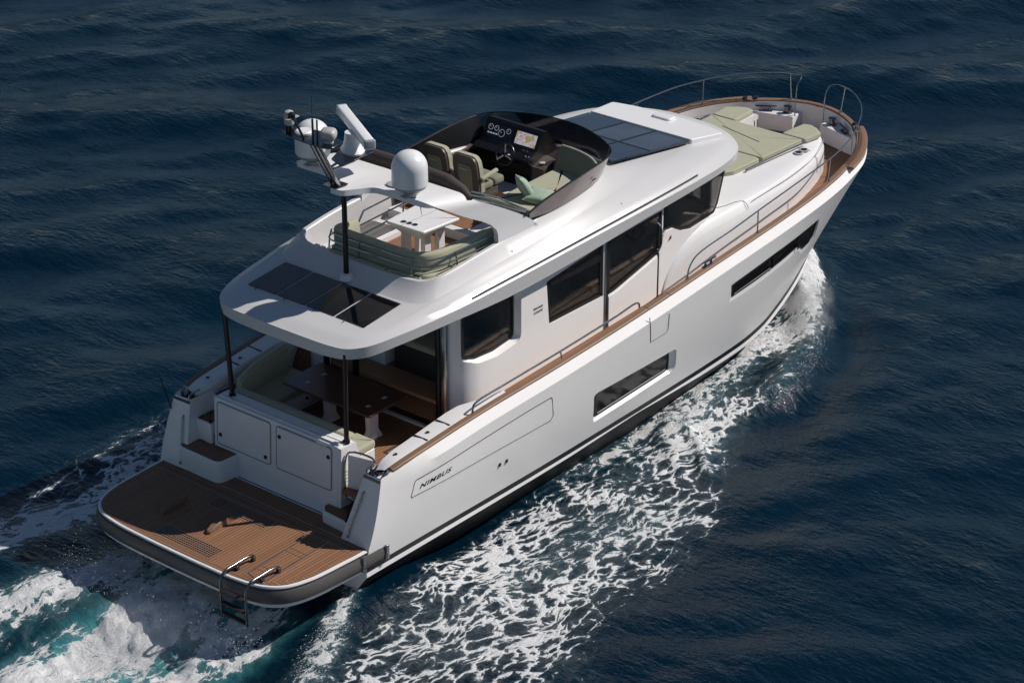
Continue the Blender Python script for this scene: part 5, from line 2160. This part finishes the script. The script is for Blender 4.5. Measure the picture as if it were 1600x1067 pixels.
# starboard lounge
mb = MB()
LP = fillet([(4.45, -1.33), (5.6, -1.24), (6.15, -1.05), (6.42, -.80), (6.42, -.28), (4.55, -.36)], [.02, .1, .2, .1, .03, .03], 4)
mb.plate(LP, 3.95, 4.26, .01)
lg = mb.build('lounge_base', WHITE, yacht)
mb = MB()
mb.plate(offset(LP, .02), 4.262, 4.345, .03, rb=.02)
mb.build('lounge_cushion', FABRIC, lg, 60)
mb = MB()
rows = []
for t in np.linspace(0, 1, 10):
    y = -.30 - .92 * t
    xb = 6.33 - .06 * t - .24 * t ** 3
    rows.append([(xb - .16, y, 4.345), (xb - .13, y, 4.40), (xb + .0, y, 4.64), (xb + .02, y, 4.665), (xb + .07, y, 4.66), (xb + .08, y, 4.63), (xb + .0, y, 4.345)])
mb.rings(rows, True, True)
mb.build('lounge_backrest', FABDK, lg, 60)
mb = MB()
mb.tube([(p[2][0] + .045, p[2][1], 4.668) for p in rows], .022, 8)
mb.build('backrest_piping', FABRIC, lg, 60)
mb = MB()
mb.box((4.28, -1.36, 4.30), (4.40, -.40, 4.50), .04, 3)
mb.build('lounge_aft_bolster', FABRIC, lg, 60)
mb = MB()
for (x, y) in ((5.62, -.02), (5.45, -.08)):
    mb.tube([(x + .065 * math.cos(a), y + .065 * math.sin(a), 3.955) for a in np.linspace(0, 2 * math.pi, 21)[:-1]], .008, 5, True)
mb.build('floor_ring', STEEL, hf)

# two mint throw pillows lying on the lounge
def pillow(name, loc, rot, label):
    n = 14
    mb = MB()
    rows_t, rows_b = [], []
    for i in range(n + 1):
        u = -1 + 2 * i / n
        rt, rbm = [], []
        for j in range(n + 1):
            v = -1 + 2 * j / n
            k = (1 - abs(u) ** 2.6) * (1 - abs(v) ** 2.6)
            pin = 1 - .09 * (1 - abs(u) ** 2) * abs(v) ** 3 - .0
            pin2 = 1 - .09 * (1 - abs(v) ** 2) * abs(u) ** 3
            h = .085 * max(k, 0) ** .55 * (1 + .10 * math.sin(5 * u + 3 * v))
            rt.append((u * .23 * pin2, v * .23 * pin, h))
            rbm.append((u * .23 * pin2, v * .23 * pin, -h))
        rows_t.append(rt)
        rows_b.append(rbm[::-1])
    mb.grid(rows_t)
    mb.grid(rows_b)
    o = mb.build(name, MINT, None, 80)
    o.location = loc
    o.rotation_euler = rot
    o['label'] = label
    o['category'] = 'pillow'
    o['group'] = 'mint pillows on the upper deck lounge'
    return o
pillow('throw_pillow', (4.98, -.98, 4.415), (R(8), R(-6), R(20)), 'mint green pillow lying nearly flat on the upper deck lounge beside the smoked side panel')
pillow('throw_pillow', (4.93, -.72, 4.50), (R(58), R(14), R(48)), 'mint green pillow propped up on edge against the flat pillow on the upper lounge')
# ------------------------------------------------------------------ the sea
def hash2(ix, iy, seed):
    h = (ix * 374761393 + iy * 668265263 + seed * 1274126177) & 0xFFFFFFFF
    h = ((h ^ (h >> 13)) * 1274126177) & 0xFFFFFFFF
    return ((h ^ (h >> 16)) & 0xFFFF) / 65535.0
def vnoise(x, y, seed=0):
    ix, iy = np.floor(x).astype(np.int64), np.floor(y).astype(np.int64)
    fx, fy = x - ix, y - iy
    fx, fy = fx * fx * (3 - 2 * fx), fy * fy * (3 - 2 * fy)
    a, b = hash2(ix, iy, seed), hash2(ix + 1, iy, seed)
    c, d = hash2(ix, iy + 1, seed), hash2(ix + 1, iy + 1, seed)
    return (a * (1 - fx) + b * fx) * (1 - fy) + (c * (1 - fx) + d * fx) * fy
def fbm(x, y, oct_=4, seed=0, gain=.5):
    s, a, t = 0, 1.0, 0
    for k in range(oct_):
        s = s + a * vnoise(x * 2 ** k + 17.3 * k, y * 2 ** k - 9.1 * k, seed + k)
        t += a
        a *= gain
    return s / t
def sstep(a, b, x):
    t = np.clip((x - a) / (b - a), 0, 1)
    return t * t * (3 - 2 * t)

def axis_pts(segs):
    out = []
    for a, b, st_ in segs:
        out.append(np.arange(a, b, st_))
    return np.concatenate(out + [np.array([segs[-1][1]])])
gx = axis_pts([(-900, -60, 60), (-60, -12, 4), (-12, -6, .5), (-6, 14.6, .05), (14.6, 34, .11), (34, 60, 1.2), (60, 300, 16), (300, 2000, 100)])
gy = axis_pts([(-900, -60, 60), (-60, -20, 4), (-20, -11.5, .5), (-11.5, -5.8, .10), (-5.8, 5.2, .05), (5.2, 27, .11), (27, 60, 1.5), (60, 300, 16), (300, 2000, 100)])
X, Y = np.meshgrid(gx, gy, indexing='ij')
near = sstep(80, 30, np.hypot(X - 12, Y - 6))

# swell: many short crested trains running roughly away from the camera
H = np.zeros_like(X)
th0 = R(47)
for k in range(64):
    lam = float(np.exp(rng.uniform(math.log(.75), math.log(6.5))))
    th = th0 + float(rng.normal(0, .30 if lam > 2 else .45))
    amp = (.0034 if lam < 2 else .0050) * lam ** 1.15 * float(rng.uniform(.4, 1.1))
    ph = float(rng.uniform(0, 6.28))
    kk = 2 * math.pi / lam
    wx, wy = X * math.cos(th) + Y * math.sin(th), -X * math.sin(th) + Y * math.cos(th)
    env = .35 + .95 * vnoise(wx / (lam * 3.2) + k * 3.7, wy / (lam * 5.5) - k * 1.3, 50 + k)
    p = kk * wx + ph + .8 * np.sin(wy * kk * .13 + ph)
    H += amp * env * (np.sin(p) + .18 * np.sin(2 * p + 1.2))
H *= near

# foam fields ------------------------------------------------------
hb = np.where((X > -.4) & (X < 14.12), wlY(np.clip(X, -.4, 14.12)), 0.0)
wob = (fbm(X * .9, Y * .9, 4, 3) - .5) * 1.1
wob2 = (fbm(X * 2.3, Y * 2.3, 4, 9) - .5)
def field(side):
    d = -Y * side
    if side > 0:
        ot = [(-6, 6.9), (-3, 6.3), (-.3, 5.75), (1.8, 5.35), (2.8, 5.05), (4.6, 4.7), (6.0, 3.95), (7.1, 3.45), (8.3, 3.2), (9.7, 3.05), (10.7, 2.65), (11.5, 2.15), (12, 1.9), (13.1, 1.25), (13.5, .75), (14.0, .22), (14.2, 0)]
    else:
        ot = [(-6, 5.3), (-3, 4.6), (-1.9, 4.3), (-.6, 4.15), (.1, 4.2), (1.5, 4.5), (3, 4.5), (6, 3.8), (8.3, 3.2), (10.7, 2.65), (12, 1.9), (13.1, 1.25), (13.5, .75), (14.0, .22), (14.2, 0)]
    o = np.interp(X, [a for a, b in ot], [b for a, b in ot]) + wob * np.interp(X, [-6, 6, 12, 14], [.9, .55, .35, .1])
    inn = np.interp(X, [-6, -2.3, -1.1, .3, 1.5, 3.3, 6, 8, 14], [3.3, 2.75, 2.4, 2.05, 1.8, 1.6, 1.4, 1.2, -1]) + wob2 * .5
    inside = sstep(-.1, np.interp(X, [-2, 6, 10, 13], [1.5, 1.1, .5, .3]), o + np.interp(X, [-2, 6, 10, 13], [.6, .5, .15, 0]) - d) * sstep(-.05, .45, d - inn)
    inside *= (X < 14.15)
    u = np.clip((d - hb) / np.maximum(o - hb, .05), -.2, 1.3)
    dens = inside * np.interp(X, [-6, -2, 2, 6, 7.5, 9], [.36, .41, .45, .49, .50, .52]) * (.78 + .34 * np.exp(-((u - .5) / .33) ** 2))
    dens *= .52 + 1.02 * fbm(X * .55, Y * .8, 4, 21)
    # solid crest at the bow
    crest = sstep(10.6, 12.2, X + wob * .6) * inside
    dens = np.maximum(dens, crest * .84)
    edge = sstep(.75, .2, np.abs(o - d - .28)) * inside * sstep(7.4, 9.6, X)
    dens = np.maximum(dens, edge * .64)
    # second crest: a broad white band peeling off the hull
    ln = np.interp(X, [5.6, 6.1, 6.7, 7.8, 9.2, 10.4, 11.2], [3.4, 2.75, 2.35, 2.15, 1.85, 1.55, 1.2])
    wd = np.interp(X, [5.6, 6.7, 8, 9.5, 11.2], [.18, .45, .55, .42, .3])
    c2 = np.exp(-((d - ln - wob2 * .3) / wd) ** 2) * sstep(5.4, 6.6, X) * sstep(11.6, 10.6, X)
    dens = np.maximum(dens, c2 * .78)
    ln3 = np.interp(X, [5.9, 6.3, 6.7, 7.0], [3.75, 3.3, 2.9, 2.5])
    c3 = np.exp(-((d - ln3 - wob2 * .2) / .22) ** 2) * sstep(5.7, 6.1, X) * sstep(7.2, 6.8, X)
    dens = np.maximum(dens, c3 * .72)
    # dark hollow between the crests
    hol = np.exp(-((X - 9.6) / 1.3) ** 2 - ((d - 2.45 - .1 * (9.6 - X)) / .35) ** 2)
    dens *= 1 - .38 * hol
    bump_ = .25 * np.exp(-((d - o + .35) / .40) ** 2) * sstep(7.0, 10, X) * sstep(14.3, 12.8, X) + .15 * c2 + .10 * c3
    bump_ += .42 * sstep(11.6, 13.2, X) * np.exp(-((d - hb - .25) / .35) ** 2) * sstep(14.4, 13.6, X)
    bump_ -= .10 * np.exp(-((d - o - .45) / .45) ** 2) * sstep(6, 9, X) * sstep(13.5, 12.5, X)
    near_h = np.exp(-((d - hb - .22 - wob2 * .2) / .28) ** 2) * sstep(3.2, 5.5, X) * sstep(10.5, 9, X)
    dens = np.maximum(dens, near_h * .70)
    streaks = fbm(X * .45 + 3.1, d * 2.1, 4, 61, .6)
    dens *= np.clip(.62 + 1.0 * (streaks - .1), .6, 1.25) if False else (.80 + .55 * np.clip(streaks - .15, 0, 1))
    turb = np.maximum(np.maximum(crest, c2), np.maximum(edge * .8, c3))
    turb = np.maximum(turb, near_h * .9)
    turb = np.maximum(turb, inside * np.clip(2.4 * (fbm(X * .55, Y * .9, 3, 141) - .42), 0, .75))
    if side < 0:
        dens = np.clip(dens * 1.5, 0, 1)
    return dens, bump_, turb
fs, bs, ts = field(1)
fp, bp, tp_ = field(-1)
foam = np.where(Y < 0, fs, fp)
hump = np.where(Y < 0, bs, bp)
turb = np.where(Y < 0, ts, tp_)

# wake astern
wx_ = np.clip(-X - .9, 0, None)
halfw = 1.55 + .16 * wx_
core = sstep(.25, -.35, np.abs(Y + .15) - halfw + wob2 * .8) * sstep(-.9, -1.6, X)
streak = fbm(X * .40 + wob2 * .5, Y * 2.6 + wob * .5, 5, 33, .66)
wake = core * np.clip(.60 + 1.9 * (streak - .45), .30, 1)
cen = np.exp(-((Y + .15 + .10 * wx_ * 0 - .12 * np.sin(X * 1.3)) / .75) ** 2) * core
wake = np.maximum(wake, cen * (.76 + .9 * (streak - .45)))
pl_ = np.interp(X, [-6, -4.3, -3.7, -2.6, -1.7, -1.2], [2.5, 1.95, 1.85, 1.7, 1.45, 1.3])
ph_ = np.exp(-((Y - pl_ - wob2 * .35) / .42) ** 2) * sstep(-1.0, -1.9, X)
wake = np.maximum(wake, ph_ * .84)
dk = np.exp(-((Y - pl_ + .85) / .38) ** 2) * sstep(-1.6, -2.4, X)
wake *= 1 - .28 * dk
sl_ = np.interp(X, [-6, -2.3, -1.3, -.4, .2], [3.9, 2.80, 2.25, 1.85, 1.62])
ss_ = np.exp(-((-Y - sl_ - wob2 * .22) / np.interp(X, [-6, -2, .2], [.6, .42, .16])) ** 2) * sstep(.35, -.3, X)
wake = np.maximum(wake, ss_ * np.interp(X, [-6, -3, -2, 0], [.45, .58, .66, .70]))
plat_edge = np.exp(-((X + 2.3) / .45) ** 2) * sstep(1.9, 1.2, np.abs(Y))
wake = np.maximum(wake, plat_edge * .78)
foam = np.maximum(foam, wake)
turb = np.maximum(turb, np.maximum(np.maximum(ph_, ss_), core * .85))
turq = core * np.clip(.40 + cen * 1.2 - dk * .4, 0, 1) * (.62 + .7 * fbm(X * .8, Y * .8, 3, 77))
turq = np.maximum(turq, ph_ * .35)
turq = np.maximum(turq, turb * foam * .22)
hump = hump + .08 * ph_ + .10 * ss_ + .10 * cen * np.sin(X * 2.2 + Y * .7) * sstep(-1.5, -2.5, X) - .03 * dk
foam = np.clip(foam, 0, 1.05)
rough = (fbm(X * 3.0, Y * 3.0, 4, 90, .6) - .5)
rough2 = np.abs(fbm(X * 1.6 + wob2, Y * 1.6, 4, 95, .6) - .5) * 2
HH = H * (1 - .4 * np.clip(foam, 0, 1)) + hump + np.clip(foam, 0, 1) * (.030 + .16 * turb) * rough + core * .20 * (rough2 - .25)
# keep the sea below the platform's underside and out of the hull
HH = np.where((X > -2.3) & (X < .3) & (np.abs(Y) < 2.2), np.minimum(HH, .30), HH)

nx, ny = X.shape
co = np.stack([X, Y, HH], -1).reshape(-1, 3).astype(np.float32)
ii = np.arange(nx * ny).reshape(nx, ny)
quads = np.stack([ii[:-1, :-1], ii[1:, :-1], ii[1:, 1:], ii[:-1, 1:]], -1).reshape(-1, 4)
me = bpy.data.meshes.new('water')
me.vertices.add(len(co))
me.vertices.foreach_set('co', co.ravel())
me.loops.add(quads.size)
me.loops.foreach_set('vertex_index', quads.ravel().astype(np.int32))
me.polygons.add(len(quads))
me.polygons.foreach_set('loop_start', np.arange(0, quads.size, 4, dtype=np.int32))
me.polygons.foreach_set('loop_total', np.full(len(quads), 4, dtype=np.int32))
me.update(calc_edges=True)
me.polygons.foreach_set('use_smooth', [True] * len(quads))
for nm, arr in (('foam', foam), ('turb', np.clip(turb, 0, 1)), ('aerated', np.clip(turq, 0, 1))):
    at = me.attributes.new(nm, 'FLOAT', 'POINT')
    at.data.foreach_set('value', arr.astype(np.float32).ravel())

def water_material():
    m, nt, b = mat('sea_water')
    out = nt.nodes['Material Output']
    L = nt.links.new
    tc = node(nt, 'ShaderNodeTexCoord')
    P = tc.outputs['Object']
    def attr(nm):
        a = node(nt, 'ShaderNodeAttribute')
        a.attribute_name = nm
        return a.outputs['Fac']
    fo, tu, ae = attr('foam'), attr('turb'), attr('aerated')
    def mapping(scale, rot=0.0, vec=None):
        mp = node(nt, 'ShaderNodeMapping')
        mp.inputs['Scale'].default_value = scale
        mp.inputs['Rotation'].default_value = (0, 0, rot)
        L(vec or P, mp.inputs['Vector'])
        return mp.outputs[0]
    def nz(vec, s, d, r=.55, typ='FBM'):
        n = node(nt, 'ShaderNodeTexNoise')
        n.inputs['Scale'].default_value = s
        n.inputs['Detail'].default_value = d
        n.inputs['Roughness'].default_value = r
        L(vec, n.inputs['Vector'])
        return n
    # flat coordinates so that the displaced height does not shift the pattern
    flat = mapping((1, 1, 0))
    w1 = nz(flat, .9, 3)
    vm = node(nt, 'ShaderNodeVectorMath', operation='MULTIPLY_ADD')
    L(w1.outputs['Color'], vm.inputs[0])
    vm.inputs[1].default_value = (.7, .7, 0)
    L(flat, vm.inputs[2])
    w2 = nz(vm.outputs[0], 4.2, 3)
    vm2 = node(nt, 'ShaderNodeVectorMath', operation='MULTIPLY_ADD')
    L(w2.outputs['Color'], vm2.inputs[0])
    vm2.inputs[1].default_value = (.11, .11, 0)
    L(vm.outputs[0], vm2.inputs[2])
    st_ = node(nt, 'ShaderNodeMapping')
    st_.inputs['Scale'].default_value = (.52, 1.0, 0)
    L(vm2.outputs[0], st_.inputs['Vector'])
    WV = st_.outputs[0]
    def vor(s):
        v = node(nt, 'ShaderNodeTexVoronoi')
        v.feature = 'DISTANCE_TO_EDGE'
        v.inputs['Scale'].default_value = s
        L(WV, v.inputs['Vector'])
        return v.outputs['Distance']
    va, vb = vor(4.3), vor(10.5)
    lace1 = mathn(nt, 'SUBTRACT', 1.0, mathn(nt, 'MINIMUM', mathn(nt, 'MULTIPLY', va, 2.6), 1.0))
    lace2 = mathn(nt, 'SUBTRACT', 1.0, mathn(nt, 'MINIMUM', mathn(nt, 'MULTIPLY', vb, 2.6), 1.0))
    big = nz(flat, .8, 5, .6).outputs['Fac']
    fine = nz(WV, 9.0, 8, .70).outputs['Fac']
    lace = mathn(nt, 'ADD', mathn(nt, 'MULTIPLY', lace1, .58), mathn(nt, 'ADD', mathn(nt, 'MULTIPLY', lace2, .34), mathn(nt, 'ADD', mathn(nt, 'MULTIPLY', mathn(nt, 'SUBTRACT', fine, .5), .9), mathn(nt, 'MULTIPLY', mathn(nt, 'SUBTRACT', big, .5), .5))))
    rid = nz(mapping((.6, 1, 0), 0, vm2.outputs[0]), 6.2, 10, .74).outputs['Fac']
    tb = mathn(nt, 'ADD', mathn(nt, 'ADD', mathn(nt, 'MULTIPLY', mathn(nt, 'SUBTRACT', rid, .5), 1.9), .42), mathn(nt, 'ADD', mathn(nt, 'MULTIPLY', lace2, .14), mathn(nt, 'MULTIPLY', mathn(nt, 'SUBTRACT', fine, .5), .7)))
    mixn = node(nt, 'ShaderNodeMix', data_type='FLOAT')
    L(tu, mixn.inputs[0])
    L(lace, mixn.inputs[2])
    L(tb, mixn.inputs[3])
    grain = nz(flat, 34.0, 3, .7).outputs['Fac']
    pat = mathn(nt, 'ADD', mixn.outputs[0], mathn(nt, 'MULTIPLY', mathn(nt, 'SUBTRACT', grain, .5), .34))
    thr = mathn(nt, 'SUBTRACT', 1.12, fo)
    sharp = node(nt, 'ShaderNodeMapRange')
    sharp.interpolation_type = 'SMOOTHSTEP'
    L(mathn(nt, 'SUBTRACT', pat, thr), sharp.inputs['Value'])
    sharp.inputs['From Min'].default_value = -.03
    sharp.inputs['From Max'].default_value = .10
    mask = mathn(nt, 'MULTIPLY', sharp.outputs[0], mathn(nt, 'MINIMUM', mathn(nt, 'MULTIPLY', fo, 5.0), 1.0))
    # water body
    milk = node(nt, 'ShaderNodeMapRange')
    milk.interpolation_type = 'SMOOTHSTEP'
    L(mathn(nt, 'SUBTRACT', pat, thr), milk.inputs['Value'])
    milk.inputs['From Min'].default_value = -.42
    milk.inputs['From Max'].default_value = .12
    mk = mathn(nt, 'MULTIPLY', mathn(nt, 'MULTIPLY', milk.outputs[0], .34), mathn(nt, 'MINIMUM', mathn(nt, 'MULTIPLY', fo, 2.0), 1.0))
    base = mixc(nt, ae, (0.0002, 0.0100, 0.0215, 1), (0.040, 0.23, 0.25, 1))
    base = mixc(nt, mk, base, (0.16, 0.19, 0.21, 1))
    b.inputs['IOR'].default_value = 1.33
    b.inputs['Roughness'].default_value = .06
    b.inputs['Specular IOR Level'].default_value = .5
    L(base, b.inputs['Base Color'])
    r0 = nz(mapping((1.0, .40, 0), R(-47)), 1.25, 3, .55).outputs['Fac']
    r1 = nz(mapping((1.0, .60, 0), R(-54)), 3.4, 6, .66).outputs['Fac']
    r2 = nz(mapping((1.0, .45, 0), R(-24)), 13.0, 3, .6).outputs['Fac']
    hgt = mathn(nt, 'ADD', mathn(nt, 'MULTIPLY', r0, 1.6), mathn(nt, 'ADD', mathn(nt, 'MULTIPLY', r1, .60), mathn(nt, 'MULTIPLY', r2, .42)))
    bm = node(nt, 'ShaderNodeBump')
    bm.inputs['Strength'].default_value = 1.0
    bm.inputs['Distance'].default_value = .085
    gust = nz(mapping((.35, .6, 0), R(-50)), .55, 4, .6).outputs['Fac']
    gs = node(nt, 'ShaderNodeMapRange')
    L(gust, gs.inputs['Value'])
    gs.inputs['From Min'].default_value = .36
    gs.inputs['From Max'].default_value = .62
    gs.inputs['To Min'].default_value = .45
    gs.inputs['To Max'].default_value = 1.0
    L(gs.outputs[0], bm.inputs['Strength'])
    L(hgt, bm.inputs['Height'])
    L(bm.outputs[0], b.inputs['Normal'])
    # foam body
    f = node(nt, 'ShaderNodeBsdfPrincipled')
    fcol = mixc(nt, mathn(nt, 'MULTIPLY', mathn(nt, 'SUBTRACT', 1.0, sharp.outputs[0]), .6), (.72, .73, .74, 1), (.24, .36, .40, 1))
    L(fcol, f.inputs['Base Color'])
    f.inputs['Roughness'].default_value = .85
    f.inputs['Specular IOR Level'].default_value = .25
    fb = node(nt, 'ShaderNodeBump')
    fb.inputs['Strength'].default_value = .9
    fb.inputs['Distance'].default_value = .05
    L(mathn(nt, 'ADD', pat, mathn(nt, 'MULTIPLY', fine, .5)), fb.inputs['Height'])
    L(fb.outputs[0], f.inputs['Normal'])
    mx = node(nt, 'ShaderNodeMixShader')
    L(mask, mx.inputs[0])
    L(b.outputs[0], mx.inputs[1])
    L(f.outputs[0], mx.inputs[2])
    L(mx.outputs[0], out.inputs[0])
    return m
me.materials.append(water_material())
water = bpy.data.objects.new('water', me)
COL.objects.link(water)
water['kind'] = 'structure'

# spray: droplets thrown up at the bow wave and round the stern
def spray(name, n, fn, label):
    pts, siz = [], []
    for _ in range(n):
        p, s = fn()
        pts.append(p)
        siz.append(s)
    P_ = np.array(pts)
    S_ = np.array(siz)
    oct_ = np.array([(1, 0, 0), (-1, 0, 0), (0, 1, 0), (0, -1, 0), (0, 0, 1), (0, 0, -1)], float)
    V = (P_[:, None, :] + oct_[None] * S_[:, None, None] * rng.uniform(.6, 1.4, (n, 6, 1))).reshape(-1, 3)
    F = np.array([(0, 2, 4), (2, 1, 4), (1, 3, 4), (3, 0, 4), (2, 0, 5), (1, 2, 5), (3, 1, 5), (0, 3, 5)])
    Fs = (F[None] + (np.arange(n) * 6)[:, None, None]).reshape(-1, 3)
    m_ = bpy.data.meshes.new(name)
    m_.from_pydata(V.tolist(), [], Fs.tolist())
    o = link(name, m_, simple('spray_white', (.75, .77, .78), .6), None, 80)
    o['kind'] = 'stuff'
    o['label'] = label
    o['category'] = 'spray'
    return o
def bow_drop():
    x = float(rng.uniform(8.5, 13.7))
    side = -1 if rng.random() < .8 else 1
    o = float(np.interp(x, [8.3, 9.7, 10.7, 11.5, 12, 13.1, 13.6], [3.2, 3.05, 2.65, 2.15, 1.9, 1.25, .7]))
    y = o - .22 + float(rng.normal(0, .14))
    z = .10 + abs(float(rng.normal(0, .09)))
    return (x, side * max(y, float(chY(x)) + .02), z), float(rng.uniform(.002, .007))
def stern_drop():
    if rng.random() < .55:
        y = float(rng.uniform(-1.9, 1.9))
        return (-2.2 - abs(float(rng.normal(0, .35))), y, .12 + abs(float(rng.normal(0, .22)))), float(rng.uniform(.002, .007))
    t = float(rng.random())
    x = .1 - 2.6 * t
    y = -(1.65 + 1.2 * t) + float(rng.normal(0, .12))
    if y > -2.15 and x > -2.2:
        x -= .0
        return (-2.4 - .3 * t, float(rng.uniform(-1.9, 1.9)), .1 + abs(float(rng.normal(0, .05)))), float(rng.uniform(.002, .006))
    return (x, y, .10 + abs(float(rng.normal(0, .10)))), float(rng.uniform(.003, .008))
spray('bow_spray', 2600, bow_drop, 'white spray droplets thrown up along the bow wave beside the hull')
spray('stern_spray', 3000, stern_drop, 'fine white spray droplets hanging over the churned wake behind the swim platform')

# fine spray hanging in the air: soft bodies of mist over the wake and beside the bow
def mist(name, c, r, dens, scale, label, rot=0.0):
    mb = MB()
    prof = [(math.sin(a), -math.cos(a)) for a in np.linspace(0, math.pi, 14)]
    mb.lathe(prof, (0, 0, 0), 24)
    m, nt, b = mat(name)
    out = nt.nodes['Material Output']
    nt.nodes.remove(b)
    pv = node(nt, 'ShaderNodeVolumePrincipled')
    pv.inputs['Color'].default_value = (.92, .94, .96, 1)
    pv.inputs['Anisotropy'].default_value = .2
    tc = node(nt, 'ShaderNodeTexCoord')
    ln = node(nt, 'ShaderNodeVectorMath', operation='LENGTH')
    nt.links.new(tc.outputs['Object'], ln.inputs[0])
    fall = node(nt, 'ShaderNodeMapRange')
    fall.interpolation_type = 'SMOOTHSTEP'
    nt.links.new(ln.outputs['Value'], fall.inputs['Value'])
    fall.inputs['From Min'].default_value = 1.0
    fall.inputs['From Max'].default_value = .25
    nz_ = node(nt, 'ShaderNodeTexNoise')
    nz_.inputs['Scale'].default_value = scale
    nz_.inputs['Detail'].default_value = 4
    nt.links.new(tc.outputs['Object'], nz_.inputs['Vector'])
    k = node(nt, 'ShaderNodeMapRange')
    nt.links.new(nz_.outputs['Fac'], k.inputs['Value'])
    k.inputs['From Min'].default_value = .40
    k.inputs['From Max'].default_value = .70
    nt.links.new(mathn(nt, 'MULTIPLY', mathn(nt, 'MULTIPLY', fall.outputs[0], k.outputs[0]), dens), pv.inputs['Density'])
    nt.links.new(pv.outputs[0], out.inputs['Volume'])
    o = mb.build(name, m, None)
    o.location = c
    o.scale = r
    o.rotation_euler = (0, 0, R(rot))
    o['kind'] = 'stuff'
    o['label'] = label
    o['category'] = 'mist'
    return o
mist('stern_mist', (-3.1, -.5, .26), (1.2, 1.7, .34), .5, 2.4, 'pale mist of fine spray hanging behind the swim platform')
mist('bow_mist', (12.0, -1.55, .24), (1.7, .50, .32), 4.5, 2.8, 'pale mist of spray hanging over the bow wave', 33)
